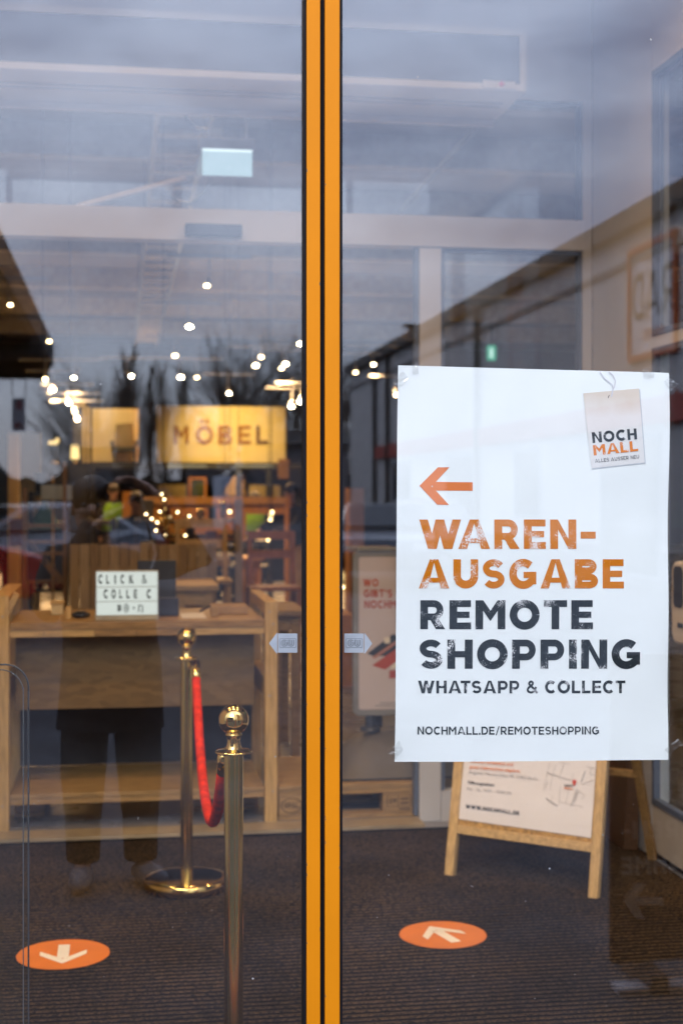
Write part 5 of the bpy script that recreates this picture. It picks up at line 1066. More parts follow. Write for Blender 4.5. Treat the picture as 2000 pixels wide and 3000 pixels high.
# ================================================================== PEOPLE
def skin_mesh(name, J, E, mat, parent, root='pelvis', sub=1):
    me = bpy.data.meshes.new(name); keys = list(J); ix = {k: i for i, k in enumerate(keys)}
    me.from_pydata([J[k][0] for k in keys], [(ix[a], ix[b]) for a, b in E], [])
    o = bpy.data.objects.new(name, me); COL.objects.link(o); o.parent = parent; me.materials.append(mat)
    sk_ = o.modifiers.new("skin", 'SKIN'); sk_.use_smooth_shade = True
    for k in keys:
        v = me.skin_vertices[0].data[ix[k]]; r = J[k][1]; v.radius = r if isinstance(r, tuple) else (r, r)
        if k == root: v.use_root = True
    s_ = o.modifiers.new("sub", 'SUBSURF'); s_.levels = s_.render_levels = sub
    return o
def lerp3(a, b, t): return tuple(a[i] + (b[i] - a[i]) * t for i in range(3))
def person(label, loc, heading, pose, cols, fingers=False, group=None, scale=1.0, vest=None, long_coat=False):
    root = thing("person", label, "person", loc, group); root.rotation_euler = (0, 0, heading); root.scale = (scale,) * 3
    J = {}; P = dict(pelvis=(0, 0, .92), chest=(0, 0, 1.26), neck=(0, .0, 1.44), chin=(0, .03, 1.53), head=(0, .015, 1.635),
        shR=(.17, 0, 1.38), shL=(-.17, 0, 1.38), elR=(.24, 0, 1.10), elL=(-.24, 0, 1.10), wrR=(.25, .06, .86), wrL=(-.25, .06, .86), haR=(.25, .09, .78), haL=(-.25, .09, .78),
        hiR=(.09, 0, .86), hiL=(-.09, 0, .86), knR=(.11, .02, .48), knL=(-.11, .02, .48), anR=(.11, -.02, .09), anL=(-.11, -.02, .09), toR=(.12, .12, .04), toL=(-.12, .12, .04))
    P.update(pose)
    Rr = dict(pelvis=(.14, .10), chest=(.15, .10), neck=.052, chin=(.058, .072), head=(.076, .092), shR=.055, shL=.055, elR=.042, elL=.042, wrR=.028, wrL=.028, haR=(.036, .018), haL=(.036, .018), hiR=.085, hiL=.085, knR=.055, knL=.055, anR=.038, anL=.038, toR=.032, toL=.032)
    J = {k: (P[k], Rr[k]) for k in P}
    E = [('pelvis', 'chest'), ('chest', 'neck'), ('neck', 'chin'), ('chin', 'head'), ('chest', 'shR'), ('chest', 'shL'), ('shR', 'elR'), ('shL', 'elL'), ('elR', 'wrR'), ('elL', 'wrL'), ('wrR', 'haR'), ('wrL', 'haL'),
         ('pelvis', 'hiR'), ('pelvis', 'hiL'), ('hiR', 'knR'), ('hiL', 'knL'), ('knR', 'anR'), ('knL', 'anL'), ('anR', 'toR'), ('anL', 'toL')]
    if fingers:
        for s, sgn in (('R', 1), ('L', -1)):
            w_ = Vector(P['wr' + s]); h_ = Vector(P['ha' + s]); d = (h_ - w_).normalized(); sd_ = Vector(fingers[s]).normalized(); dn = Vector(fingers['curl' + s])
            for k in range(4):
                a = h_ + sd_ * (.021 * (k - 1.5)) + d * .012; L_ = (.062, .075, .07, .052)[k]
                pts = [a, a + d * L_ * .45 + dn * .006, a + d * L_ * .75 + dn * .024, a + d * L_ * .9 + dn * .045]
                prev = 'ha' + s
                for q, p in enumerate(pts): kk_ = 'f%s%d%d' % (s, k, q); J[kk_] = (tuple(p), .0088 - .0008 * q); E.append((prev, kk_)); prev = kk_
            a = w_.lerp(h_, .55) - sd_ * .03; pts = [a, a - sd_ * .022 + d * .03 + dn * .01, a - sd_ * .02 + d * .055 + dn * .025]; prev = 'wr' + s
            for q, p in enumerate(pts): kk_ = 't%s%d' % (s, q); J[kk_] = (tuple(p), .0105 - .001 * q); E.append((prev, kk_)); prev = kk_
    J['nose'] = ((P['head'][0], P['head'][1] + .098, P['head'][2] - .045), .012); E.append(('head', 'nose'))
    skin_mesh("body", J, E, cols['skin'], root)
    hx, hy, hz = P['head']
    hair = MB().sphere((hx, hy - .018, hz + .022), .098, 18, 12, (.90, 1.0, .95)); hb_ = hair.build("hair", cols['hair'], root, smooth=True, raw=True)
    for sg in (-1, 1):
        MB().sphere((hx + sg * .03, hy + .083, hz - .012), .011, 8, 6).build("eye", M['print_dark'], root, smooth=True, raw=True); MB().sphere((hx + sg * .078, hy - .0, hz - .03), .022, 8, 6, (.4, .8, 1.3)).build("ear", cols['skin'], root, smooth=True, raw=True)
    MB().sphere((hx, hy + .078, hz - .088), .02, 8, 6, (1, .4, .3)).build("mouth", pmat("lips", (.4, .12, .1), .5), root, smooth=True, raw=True)
    # jacket or shirt: shaped torso with sleeves
    cx_, cy_ = P['chest'][0], P['chest'][1]; px_, py_ = P['pelvis'][0], P['pelvis'][1]; pz_ = P['pelvis'][2]; cz_ = P['chest'][2]
    rings = [(px_, py_, pz_ - (.24 if long_coat else .04), .225 if long_coat else .175, .155 if long_coat else .125), (px_, py_, pz_ + .05, .205 if long_coat else .17, .15 if long_coat else .125), ((px_ + cx_) / 2, (py_ + cy_) / 2, (pz_ + cz_) / 2, .195, .14), (cx_, cy_, cz_, .205, .14), (cx_, cy_, cz_ + .10, .20, .12), (cx_ * .6 + P['neck'][0] * .4, cy_, cz_ + .165, .13, .09), (P['neck'][0], P['neck'][1], P['neck'][2] + .02, .07, .07)]
    m = MB(); n = 20; vs = []; fs = []
    for (x, y, z, a, b_) in rings:
        for k in range(n): t_ = 2 * pi * k / n; wv = 1 + .03 * sin(5 * t_ + z * 9); vs.append((x + a * cos(t_) * wv, y + b_ * sin(t_) * wv, z))
    for i in range(len(rings) - 1):
        for k in range(n): k2 = (k + 1) % n; fs.append((i * n + k, i * n + k2, (i + 1) * n + k2, (i + 1) * n + k))
    m.add(vs, fs)
    th = 1.35 if long_coat else 1.0
    for s in 'RL':
        a, b_, c = P['sh' + s], P['el' + s], P['wr' + s]
        m.tube([lerp3(a, (cx_, cy_, a[2]), .3), a, lerp3(a, b_, .5), b_, lerp3(b_, c, .5), lerp3(b_, c, .93)], [.06 * th, .066 * th, .06 * th, .054 * th, .047 * th, .040 * th], 12)
    m.build("jacket" if long_coat else "shirt", cols['top'], root, smooth=True, raw=True)
    if vest:
        vm = MB(); vs = []; fs = []
        for (x, y, z, a, b_) in [(r[0], r[1], r[2], r[3] + .012, r[4] + .012) for r in rings[1:6]]:
            for k in range(n): t_ = 2 * pi * k / n; vs.append((x + a * cos(t_), y + b_ * sin(t_), z))
        for i in range(4):
            for k in range(n): k2 = (k + 1) % n; fs.append((i * n + k, i * n + k2, (i + 1) * n + k2, (i + 1) * n + k))
        vm.add(vs, fs).build("safety_vest", vest, root, smooth=True, raw=True)
        bm2 = MB(); r0 = rings[2]
        vs = []; fs = []
        for z in (-.02, .03):
            for k in range(n): t_ = 2 * pi * k / n; vs.append((r0[0] + (r0[3] + .02) * cos(t_), r0[1] + (r0[4] + .02) * sin(t_), r0[2] + z))
        for k in range(n): k2 = (k + 1) % n; fs.append((k, k2, n + k2, n + k))
        bm2.add(vs, fs).build("reflective_band", M['silver'], root, smooth=True, raw=True)
    m = MB()
    for s in 'RL':
        a, b_, c = P['hi' + s], P['kn' + s], P['an' + s]
        m.tube([lerp3(a, (px_, py_, pz_), .5), a, lerp3(a, b_, .5), b_, lerp3(b_, c, .5), lerp3(b_, c, .96)], [.105, .115, .10, .085 * (1.1 if long_coat else 1), .075, .07], 14)
    m.build("trousers", cols['trousers'], root, smooth=True, raw=True)
    for s in 'RL':
        a, t_ = Vector(P['an' + s]), Vector(P['to' + s]); c = a.lerp(t_, .55); d = t_ - a; ang = atan2(d.x, d.y) if abs(d.x) + abs(d.y) > .02 else 0
        m = MB().sphere((0, 0, 0), .06, 14, 8, (.85, 2.3, .85)); m.v = [Vector((p.x * cos(ang) + p.y * sin(ang), -p.x * sin(ang) + p.y * cos(ang), max(p.z, -.042))) + Vector((c.x, c.y, .044)) for p in m.v]
        m.build("shoe", cols['shoes'], root, smooth=True, raw=True)
    return root
skin = pmat("skin", (.45, .26, .18), .5, var=.06); hairb = pmat("brown_hair", (.03, .018, .01), .6, var=.4, scale=60, stretch=(1, 1, .2)); hairg = pmat("grey_hair", (.14, .12, .10), .6, var=.3, scale=60)
darkcloth = pmat("black_cloth", (.014, .014, .017), .9, var=.3, scale=20); jeans = pmat("dark_trousers", (.016, .016, .02), .9, var=.3, scale=20); beige = pmat("beige_trousers", (.36, .27, .17), .9, var=.15)
hv = pmat("lime_vest", (.22, .48, .02), .7, var=.1); hv.node_tree.nodes
ph = person("photographer in long dark jacket holding a camera, mirrored in the left pane", (-.045, -3.12, -.03), 0,
   dict(pelvis=(0, 0, .90), chest=(-.01, 0, 1.24), neck=(-.05, .0, 1.40), chin=(-.075, .03, 1.50), head=(-.078, .02, 1.605), shR=(.18, 0, 1.36), shL=(-.20, 0, 1.36), elR=(.35, .04, 1.36), elL=(-.27, .08, 1.16), wrR=(.17, .13, 1.655), wrL=(-.05, .11, 1.53), haR=(.10, .15, 1.69), haL=(.02, .135, 1.565),
        hiR=(.10, 0, .84), hiL=(-.10, 0, .84), knR=(.12, .02, .46), knL=(-.115, .02, .46), anR=(.125, -.02, .09), anL=(-.115, -.02, .09), toR=(.19, .10, .04), toL=(-.125, .13, .04)),
   dict(skin=skin, hair=hairb, top=darkcloth, trousers=jeans, shoes=pmat("grey_shoes", (.20, .20, .21), .6)), fingers=dict(R=(0, 1, .3), L=(0, -1, .2), curlR=(-.5, 0, -.8), curlL=(.3, 0, .9)), long_coat=True)
cmr = thing("camera", "black camera held at the photographer's eye", "camera", (0, -3.0, 1.58))
box_obj("body", (-.066, .066, -3.07, -3.012, 1.575, 1.658), M['black'], cmr, bevel=.008); MB().tube([(0, -3.012, 1.615), (0, -2.955, 1.615)], [.034, .037], 20).build("lens_barrel", M['black'], cmr, smooth=False)
MB().tube([(0, -2.9548, 1.615), (0, -2.953, 1.615)], [.030, .030], 20).build("front_glass", pmat("lens_glass", (.01, .01, .02), .1), cmr); box_obj("finder_hump", (-.025, .025, -3.06, -3.018, 1.659, 1.682), M['black'], cmr, bevel=.006)
MB().tube([(.07, -3.05, 1.63), (.10, -3.06, 1.50), (.14, -3.02, 1.36), (.12, -2.98, 1.30)], .006, 6).build("neck_strap", pmat("pale_strap", (.5, .5, .5), .7), cmr)

fl = lambda px, Y: Vector((at(px, 1500, Y).x, Y, 0))
sit = dict(pelvis=(0, 0, .52), chest=(0, .03, .86), neck=(0, .05, 1.04), chin=(0, .09, 1.12), head=(0, .075, 1.225), shR=(.17, .03, .98), shL=(-.17, .03, .98), elR=(.23, .12, .74), elL=(-.23, .12, .74), wrR=(.12, .32, .70), wrL=(-.12, .32, .70), haR=(.08, .39, .71), haL=(-.08, .39, .71),
  hiR=(.10, .05, .50), hiL=(-.10, .05, .50), knR=(.12, .42, .48), knL=(-.12, .42, .48), anR=(.12, .40, .09), anL=(-.12, .40, .09), toR=(.12, .54, .04), toL=(-.12, .54, .04))
p1_ = person("person in lime safety vest sitting on a stool right of the brass ball lamp", fl(748, 19) + Vector((0, 0, .29)), rad(180 - 20), sit, dict(skin=skin, hair=hairg, top=darkcloth, trousers=jeans, shoes=M['black']), group="people in the shop", vest=hv)
st_ = thing("stool", "dark stool under the person in the lime vest", "stool", fl(748, 19)); c = fl(748, 19)
MB().lathe([(0, .65), (.17, .65), (.18, .67), (.17, .69), (0, .69)], c, 18).build("seat", M['dark_steel'], st_, smooth=True)
for k in range(4): MB().tube([c + Vector((.1 * cos(k * pi / 2 + .7), .1 * sin(k * pi / 2 + .7), .65)), c + Vector((.17 * cos(k * pi / 2 + .7), .17 * sin(k * pi / 2 + .7), 0))], .014, 8).build("leg", M['dark_steel'], st_)
person("person in dark top and beige trousers reaching left, at the orange frame", fl(873, 16), rad(120), dict(elR=(.22, .30, 1.22), wrR=(.16, .52, 1.10), haR=(.14, .60, 1.06), elL=(-.22, .24, 1.16), wrL=(-.12, .50, 1.08), haL=(-.10, .58, 1.04), chest=(0, .05, 1.26), neck=(0, .09, 1.43), chin=(0, .14, 1.52), head=(0, .13, 1.625)), dict(skin=skin, hair=hairb, top=darkcloth, trousers=beige, shoes=M['black']), group="people in the shop")
person("person in lime safety vest standing far behind the lit letter board", fl(333, 21), rad(200), {}, dict(skin=skin, hair=hairb, top=darkcloth, trousers=jeans, shoes=M['black']), group="people in the shop", vest=hv)
person("person in dark clothes behind the plank partition", fl(400, 13), rad(160), {}, dict(skin=skin, hair=hairb, top=pmat("slate_jumper", (.04, .05, .06), .9), trousers=jeans, shoes=M['black']), group="people in the shop", scale=.93)
person("person in brown jacket at the far left behind the timber rack", fl(52, 14), rad(190), {}, dict(skin=skin, hair=hairb, top=pmat("brown_jacket", (.05, .035, .03), .9), trousers=jeans, shoes=M['black']), group="people in the shop", scale=.9)

# ================================================================== OUTSIDE, seen mirrored in the glass
O = lambda px, py, Y: out(at(px, py, Y))
# warehouse on the right, running away from the glass
XB = 9.0; HB = at(2000, 540, XB / tan(rad(22.27)) - 2.93).z
wh = thing("warehouse_building", "long white metal clad warehouse mirrored on the right", "building", (XB + 6, -30, -.03))
YA, YZ = -1.5, -53.0
cladding = pmat("white_cladding", (.45, .42, .39), .55, var=.06, scale=.6)
pn0 = None; npan = 46; pw = (YA - YZ) / npan
for i in range(npan):
    y1 = YA - i * pw
    if pn0 is None: pn0 = box_obj("wall_panel", (XB, XB + .12, y1 - pw + .012, y1, -.03, HB - .36), cladding, wh, bevel=.01); b0 = pn0.location.copy()
    else: c = pn0.copy(); COL.objects.link(c); c.parent = wh; c.location = b0 + Vector((0, -i * pw, 0))
box_obj("wall", (XB + .121, XB + 14, YZ, YA, -.03, HB - .3), cladding, wh)
eave = pmat("dark_eave", (.020, .016, .012), .6)
box_obj("fascia", (XB - .22, XB + .118, YZ - .1, YA + .1, HB - .34, HB), eave, wh); box_obj("trim_line", (XB - .05, XB - .001, YZ, YA, HB - .95, HB - .85), pmat("grey_trim", (.16, .15, .14), .6), wh); box_obj("roof", (XB + .119, XB + 14, YZ - .1, YA + .1, HB - .29, HB - .05), pmat("grey_roof", (.12, .12, .12), .7), wh)
zr = 3.22
box_obj("sign_band", (XB - .10, XB - .002, YZ + 6, -12.2, zr - .45, zr), pmat("red_band", (.30, .035, .02), .55), wh)
box_obj("plinth", (XB - .03, XB - .001, YZ, YA, -.03, .6), pmat("grey_plinth", (.12, .12, .125), .7), wh)
def wy(px): return -(XB / tan(rad(8.77) + atan2(px - 1000, FPX)) - 2.93)
for px in (1104, 1142, 1407): y = wy(px); MB().tube([(XB - .10, y, -.02), (XB - .10, y, HB - .36)], .075, 10).build("downpipe", eave, wh)
MB().tube([(XB + .6, wy(1157), HB - .05), (XB + .6, wy(1157), HB + .5)], .16, 10).build("chimney", eave, wh); box_obj("chimney_cap", (XB + .3, XB + .9, wy(1157) - .3, wy(1157) + .3, HB + .5, HB + .58), eave, wh)
for (a, b_, z0, z1) in ((-14, -17, .1, 2.62), (-20, -23, .1, 2.62), (-27, -29, 1.0, 2.6), (-33, -36, .1, 2.62), (-41, -44, .1, 2.62)):
    f = box_obj("window", (XB - .04, XB - .0015, b_, a, z0, z1), pmat("grey_window_frame", (.2, .22, .24), .5), wh)
    box_obj("pane", (XB - .05, XB - .0405, b_ + .08, a - .08, z0 + .08, z1 - .08), pmat("dark_pane", (.03, .04, .05), .1), f)
ya, yb = wy(1848), wy(1988)
bb = thing("wall_banner", "orange framed banner with large capitals on the mirrored warehouse", "banner", (XB - .06, (ya + yb) / 2, 3.9)); zb1, zb0 = at(1848, 735, -ya).z, at(1848, 1065, -ya).z
box_obj("sheet", (XB - .03, XB - .003, ya + .1, yb - .1, zb0 + .1, zb1 - .1), pmat("banner_sheet", (.50, .48, .485), .6), bb)
ofr = pmat("burnt_orange_frame", (.42, .062, .006), .6)
for b_ in ((ya, ya + .085, zb0, zb1), (yb - .085, yb, zb0, zb1), (ya + .086, yb - .086, zb1 - .11, zb1), (ya + .086, yb - .086, zb0, zb0 + .11)): box_obj("frame_bar", (XB - .08, XB - .003, b_[0], b_[1], b_[2], b_[3]), ofr, bb)
# mirrored in the glass the word runs backwards; on the wall it reads RAD, seen from the glass side (looking towards +X, left is +Y)
zq0, zq1 = zb0 + .72, zb0 + 1.52
put_text("RAD", lambda u, v: Vector((XB - .032, yb - .16 - (yb - ya - .32) * u, zq0 + (zq1 - zq0) * v)), pmat("brown_print", (.03, .022, .016), .6), "lettering", bb, .17, .16, Vector((-.002, 0, 0)))
m = MB(); yc = (ya + yb) / 2
for q in ribbon(arc(0, 0, .22, .2, 20, 340, 20), .03): m.add([Vector((XB - .034, yc + a, zb1 - .45 + b_)) for a, b_ in q], [(0, 1, 2, 3)])
m.build("emblem", pmat("brown_print2", (.1, .08, .06), .6), bb); 
m = MB()
for k in range(6): a = yb - .35 - k * .17 - .25; m.add([Vector((XB - .034, a, zb0 + .33)), Vector((XB - .034, a - .08, zb0 + .33)), Vector((XB - .034, a - .08, zb0 + .52)), Vector((XB - .034, a, zb0 + .52))], [(0, 1, 2, 3)])
m.build("small_print", ofr, bb)
tn = thing("framed_notice", "small orange framed notice low on the mirrored warehouse", "notice", (XB - .05, wy(1968), 2.6)); box_obj("sheet", (XB - .03, XB - .004, wy(1955), wy(1984), 2.75, 3.25), pmat("pale_notice", (.30, .36, .33), .6), tn)
for b_ in ((wy(1955) - .04, wy(1955), 2.7, 3.3), (wy(1984), wy(1984) + .04, 2.7, 3.3)): box_obj("frame_bar", (XB - .04, XB - .004, *b_), ofr, tn)
# canopy building on the left
XL = -1.42
cb = thing("canopy_building", "building with deep dark canopy mirrored at the left edge", "building", (XL - 5, -20, -.03)); drk = pmat("dark_canopy", (.016, .011, .006), .8)
zc1, zc0 = at(152, 1012, 26.6).z, at(152, 1112, 26.6).z
box_obj("canopy_roof", (XL - 11, XL, -26.6, -6.0, zc0 + .2, zc1), drk, cb); box_obj("fascia", (XL - .001, XL + .05, -26.65, -6.0, zc0 + .28, zc1 + .03), drk, cb); box_obj("edge_beam", (XL - 11, XL - .05, -26.6, -26.3, zc0, zc0 + .199), drk, cb)
for i in range(5): box_obj("soffit_beam", (XL - 10.9, XL - .06, -25 + i * 4, -24.8 + i * 4, zc0 + .02, zc0 + .199), drk, cb)
for y in (-26, -16.5, -7): MB().tube([(XL - 1.8, y, -.03), (XL - 1.8, y, zc0 + .2)], .09, 10).build("column", pmat("grey_column", (.15, .14, .13), .6), cb)
box_obj("wall", (XL - 11, XL - 10.8, -26, -6.5, -.03, zc0 + .2), pmat("grey_render", (.3, .3, .3), .8), cb); box_obj("back_wall", (XL - 10.7, XL - 2.1, -27.2, -27.0, -.03, zc0 + .19), pmat("pale_render", (.32, .31, .30), .8), cb)
bp_ = thing("wall_poster", "pale poster with red marks beneath the mirrored canopy", "poster", O(55, 1262, 23.9)); 
a, b_ = O(36, 1166, 23.9), O(75, 1262, 23.9); box_obj("sheet", (a.x, b_.x, -23.92, -23.9, b_.z, a.z), pmat("poster_white", (.5, .5, .54), .6), bp_); box_obj("red_mark", (a.x + .09, a.x + .16, -23.899, -23.896, a.z - .22, a.z - .04), pmat("red_mark", (.4, .03, .03), .6), bp_); box_obj("red_mark", (a.x + .06, a.x + .16, -23.899, -23.896, b_.z + .06, b_.z + .14), pmat("red_mark2", (.35, .04, .04), .6), bp_)
for x in (a.x, b_.x): MB().tube([(x, -23.92, a.z), (x, -23.92, zc0 + .2)], .008, 5).build("hanging_wire", M['dark'], bp_)
# cars
def car(name, label, loc, heading, paint):
    t_ = thing(name, label, "car", loc, "cars parked in the yard"); t_.rotation_euler = (0, 0, heading)
    prof = [(-2.1, .34), (-2.15, .62), (-2.08, .86), (-1.62, .98), (-1.45, 1.02), (-.95, 1.40), (-.3, 1.47), (.45, 1.42), (1.12, 1.0), (1.85, .86), (2.1, .68), (2.12, .34)]
    n = len(prof); vs = []; fs = []
    secs = [(-.86, .0), (-.80, 1), (.80, 1), (.86, 0)]
    def hw(z): return .86 if z < 1.02 else .86 - (z - 1.02) * .42
    for s in (-1, 1):
        for x, z in prof: vs.append((x, s * hw(z), z))
    for i in range(n): j = (i + 1) % n; fs.append((i, j, n + j, n + i))
    fs.append(tuple(range(n))); fs.append(tuple(reversed(range(n, 2 * n))))
    MB().add(vs, fs).build("body", paint, t_, bevel=.05, raw=True)
    gl = pmat("car_glass", (.02, .025, .03), .08)
    for s in (-1, 1):
        y = lambda z: s * (hw(z) + .006)
        for q in (((-1.30, 1.05), (-.28, 1.05), (-.28, 1.40), (-.88, 1.35)), ((-.20, 1.05), (.92, 1.05), (.40, 1.36), (-.20, 1.40))):
            MB().prism([Vector((a, y(b_), b_)) for a, b_ in q], (0, s * .006, 0)).build("side_window", gl, t_, raw=True)
    MB().prism([Vector((1.06, -.74, 1.05)), Vector((1.06, .74, 1.05)), Vector((.52, .66, 1.385)), Vector((.52, -.66, 1.385))], (.012, 0, .012)).build("windscreen", gl, t_, raw=True)
    MB().prism([Vector((-1.40, -.74, 1.07)), Vector((-1.40, .74, 1.07)), Vector((-1.0, .66, 1.38)), Vector((-1.0, -.66, 1.38))], (-.012, 0, .012)).build("rear_window", gl, t_, raw=True)
    for s in (-1, 1):
        box_obj_raw = lambda nm, b_, mt: MB().box(*b_).build(nm, mt, t_, raw=True)
        box_obj_raw("tail_light", (-2.16, -2.06, s * .62 - .16, s * .62 + .16, .68, .84), pmat("tail_red", (.5, .01, .02), .2)); box_obj_raw("headlight", (1.98, 2.08, s * .62 - .17, s * .62 + .17, .66, .80), pmat("lamp_glass", (.5, .5, .5), .1))
        for x in (-1.32, 1.32):
            wl = MB().tube([(x, s * .66, .31), (x, s * .87, .31)], .31, 20).build("wheel", M['rubber'], t_, raw=True); MB().tube([(x, s * .871, .31), (x, s * .885, .31)], .19, 12).build("rim", M['silver'], wl, raw=True)
    box_obj_raw("bumper", (-2.2, -2.1, -.8, .8, .36, .56), paint); box_obj_raw("number_plate", (-2.215, -2.2005, -.26, .26, .60, .70), pmat("plate_white", (.6, .6, .6), .5))
    return t_
c1 = O(18, 1815, 15.2); car("parked_car", "red parked car mirrored at the left edge", (c1.x - 1.75, c1.y, -.03), rad(166), pmat("red_paint", (.55, .012, .015), .25, var=.03, coat=.6))
c2 = O(108, 1800, 20.5); car("parked_car", "silver grey parked car mirrored behind the red one", (c2.x, c2.y, -.03), rad(160), pmat("silver_paint", (.28, .30, .34), .3, var=.03, coat=.6))
c3 = O(1128, 1590, 22); car("parked_car", "black parked car mirrored beside the warehouse", (c3.x, c3.y, -.03), rad(100), pmat("black_paint", (.012, .012, .014), .2, var=.03, coat=.6))
c4 = O(1250, 1600, 28); car("parked_car", "blue grey parked car mirrored behind the poster", (c4.x, c4.y, -.03), rad(96), pmat("bluegrey_paint", (.14, .17, .20), .3, var=.03, coat=.6))
# white box van in the yard
vn = thing("box_van", "white box van mirrored between the photographer and the frame", "van", (*O(680, 1600, 36).xy, -.03)); vx = O(648, 1450, 36).x; vx2 = O(712, 1450, 36).x; vy = -36
box_obj("box_body", (vx, vx2, vy - 3.5, vy, .55, 2.05), pmat("van_white", (.45, .46, .50), .5), vn, bevel=.03); box_obj("chassis", (vx + .05, vx2 - .05, vy - 3.4, vy + .02, .25, .549), M['dark'], vn); box_obj("door_seam", ((vx + vx2) / 2 - .01, (vx + vx2) / 2 + .01, vy, vy + .006, .6, 2.0), M['dark'], vn)
for x in (vx + .08, vx2 - .2): MB().tube([(x, vy - .8, .28), (x + .15, vy - .8, .28)], .3, 16).build("wheel", M['rubber'], vn); box_obj("tail_light", (x, x + .12, vy + .001, vy + .02, .58, .72), pmat("van_tail_red", (.4, .02, .02), .3), vn)
# dark red direction board near the door
RB = lambda px, py: O(px, py, 1.57)
rb = thing("direction_board", "dark red direction board with grey lettering mirrored at the lower right", "direction board", (RB(1900, 2880).x, -1.57, 0)); bx0 = RB(1792, 2800).x; bx1 = bx0 + .62; zt_ = 1.08
drd = pmat("dark_red_board", (.030, .006, .004), .7)
box_obj("board", (bx0, bx1, -1.60, -1.57, .06, zt_), drd, rb, bevel=.004)
for x in (bx0 + .08, bx1 - .14): box_obj("foot", (x, x + .06, -1.75, -1.42, 0.001, .059), M['dark'], rb)
gp = pmat("grey_lettering", (.26, .26, .28), .6)
def rb_text(s, px0, px1, py0, py1, w=.26):       # real writing: seen facing the board from the door it reads left to right towards -X
    a, b_ = RB(px0, py1), RB(px1, py0); put_text(s, lambda u, v: Vector((b_.x + (a.x - b_.x) * u, -1.5695, a.z + (b_.z - a.z) * v)), gp, "lettering", rb, w, .15, Vector((0, .0006, 0)))
rb_text("EINGANG", 1878, 2150, 2250, 2300, .24); rb_text("WAREN-", 1822, 2110, 2398, 2462, .26); rb_text("ANNAHME", 1820, 2150, 2498, 2566, .26)
m = MB(); q = lambda px, py: RB(px, py) + Vector((0, .0006, 0))
m.add([q(1828, 2640), q(1862, 2590), q(1892, 2590), q(1862, 2640)], [(0, 1, 2, 3)]); m.add([q(1828, 2640.5), q(1862, 2640.5), q(1888, 2692), q(1862, 2692)], [(0, 1, 2, 3)]); m.add([q(1863, 2630), q(1944, 2630), q(1944, 2654), q(1863, 2654)], [(0, 1, 2, 3)])
m.build("arrow", gp, rb)
kb = tag(box_obj("kerb_stone", (bx0 - .02, bx0 + 1.6, -1.52, -1.44, 0.0005, .02), pmat("pale_kerb", (.34, .34, .36), .6)), "pale flat kerb stone in front of the direction board", "kerb")
# ------------------------------------------------------------------ bare winter trees far off
def bare_tree(label, px, py_top, Y, spread, kind, seed):
    rng = random.Random(seed); b = O(px, 1440, Y); b.z = -.03; H_ = at(px, py_top, Y).z
    t_ = thing("poplar_tree" if kind == 'p' else "bare_tree", label, "tree", b, "bare trees on the mirrored skyline")
    m = MB(); pts = [b + Vector((rng.uniform(-.03, .03) * H_ * k / 8, 0, H_ * k / 8)) for k in range(8)]
    m.tube(pts, [H_ * .016 * (1 - k / 8.5) for k in range(8)], 7); m.build("trunk", bark, t_)
    m = MB(); tw = MB()
    nb = 90 if kind == 'p' else 44
    for i in range(nb):
        f = rng.uniform(.10, .96) if kind == 'p' else rng.uniform(.22, .9); az = rng.uniform(0, 2 * pi); p = pts[0].lerp(pts[-1], f)
        if kind == 'p':
            Lb = spread * (1.15 - abs(f - .35) * 1.1) * rng.uniform(.6, 1); d = Vector((cos(az) * .30, sin(az) * .30, 1)).normalized(); Lb *= 2.3
        else: Lb = spread * (1.1 - .7 * abs(f - .5)) * rng.uniform(.6, 1.1); d = Vector((cos(az), sin(az), rng.uniform(.4, 1.5))).normalized()
        e = p + d * Lb; m.tube([p, p.lerp(e, .5) + Vector((0, 0, -.04 * Lb)), e], [H_ * .0045, H_ * .003, H_ * .001], 4, False)
        for k in range(9 if kind == 'p' else 18):
            g_ = p.lerp(e, rng.uniform(.15, 1)); d2 = (d + Vector((rng.uniform(-1, 1), rng.uniform(-1, 1), rng.uniform(-.2, .9))) * (.45 if kind == 'p' else .9)).normalized(); L2 = Lb * rng.uniform(.15, .45)
            tw.tube([g_, g_ + d2 * L2 * .5, g_ + d2 * L2 + Vector((0, 0, L2 * .15))], [H_ * .0014, H_ * .001, H_ * .0004], 3, False)
    cr = m.build("crown", bark, t_); cr2 = tw.build("twigs", bark, t_)
bark = pmat("dark_bark", (.062, .046, .034), .9, var=.3, scale=2)
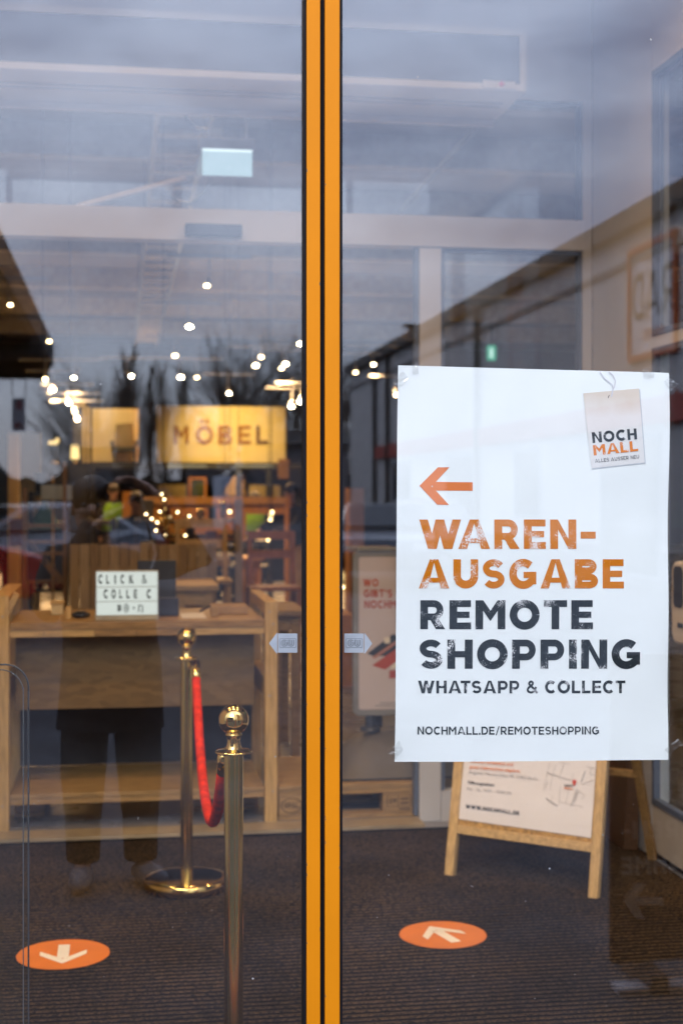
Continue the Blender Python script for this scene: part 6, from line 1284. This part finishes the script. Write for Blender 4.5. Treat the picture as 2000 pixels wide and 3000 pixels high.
trees = [("bare_tree", 290, 1125, 75, 4.4, 'b', "low bushy bare tree left of the poplars"), ("poplar_tree", 362, 1075, 80, 1.3, 'p', "short poplar at the left of the row"), ("poplar_tree", 388, 1012, 82, 1.6, 'p', "tallest poplar of the row"), ("poplar_tree", 442, 1022, 84, .9, 'p', "slim poplar right of the tallest"), ("poplar_tree", 485, 1030, 84, 1.2, 'p', "full poplar above the furniture sign's left half"), ("poplar_tree", 546, 1052, 86, 1.2, 'p', "rightmost poplar of the row"), ("bare_tree", 645, 1075, 80, 5.2, 'b', "broad bare tree above the furniture sign's right half"), ("bare_tree", 715, 1062, 82, 5.6, 'b', "broad bare tree left of the orange frame"), ("bare_tree", 800, 1090, 84, 5.0, 'b', "bare tree between two spotlights near the orange frame"), ("bare_tree", 872, 1045, 80, 5.4, 'b', "tall bare tree beside the orange frame"), ("bare_tree", 940, 1080, 82, 5.0, 'b', "bare tree behind the orange frame"), ("bare_tree", 1012, 1120, 86, 4.2, 'b', "bare tree at the warehouse's far end"), ("bare_tree", 225, 1180, 80, 3.6, 'b', "low bare tree beside the canopy building")]
for i, (nm, px, py, Y, sp, kd, lb_) in enumerate(trees): bare_tree(lb_, px, py, Y, sp, kd, 40 + i)
hg = MB(); rng = random.Random(5)
xx = -26.0; P_ = []
while xx < 24: P_.append((xx, 2.6 + rng.uniform(-.5, 1.0))); xx += rng.uniform(.5, 1.2)
m = MB(); m.prism([Vector((-26, -88, -.03))] + [Vector((a, -88 + rng.uniform(-.0, .0), h_)) for a, h_ in P_] + [Vector((24, -88, -.03))], (0, -2.5, 0)); hgo = m.build("hedge", pmat("dark_hedge", (.022, .022, .016), .9, var=.4, scale=3, bump=.5, bscale=8)); tag(hgo, "long dark hedge under the mirrored trees", "hedge")
for (px0, px1, py, Y, c, lab) in ((205, 330, 1300, 70, (.10, .095, .09), "low grey shed mirrored left of the poplars"), (560, 640, 1330, 72, (.08, .075, .07), "low dark shed mirrored under the broad bare tree"), (740, 1020, 1290, 76, (.13, .12, .12), "long low building mirrored behind the orange frame")):
    a, b_ = O(px0, py, Y), O(px1, py, Y); t_ = thing("far_shed", lab, "building", ((a.x + b_.x) / 2, -Y - 3, -.03), "low buildings at the yard's end"); box_obj("wall", (a.x, b_.x, -Y - 6, -Y, -.03, a.z - .3), pmat("shed_wall", c, .8), t_); MB().prism([Vector((a.x - .2, -Y + .3, a.z - .3)), Vector((b_.x + .2, -Y + .3, a.z - .3)), Vector((b_.x + .2, -Y - 3, a.z + .6)), Vector((a.x - .2, -Y - 3, a.z + .6))], (0, 0, .15)).build("roof", eave, t_)
    wn = 3
    for k in range(wn): x = a.x + (b_.x - a.x) * (k + .5) / wn; w_ = box_obj("window", (x - .5, x + .5, -Y + .001, -Y + .05, 1.0, 2.0), pmat("shed_window_frame", (.2, .2, .2), .5), t_); box_obj("pane", (x - .42, x + .42, -Y + .051, -Y + .06, 1.08, 1.92), pmat("shed_pane", (.04, .05, .06), .1), w_)
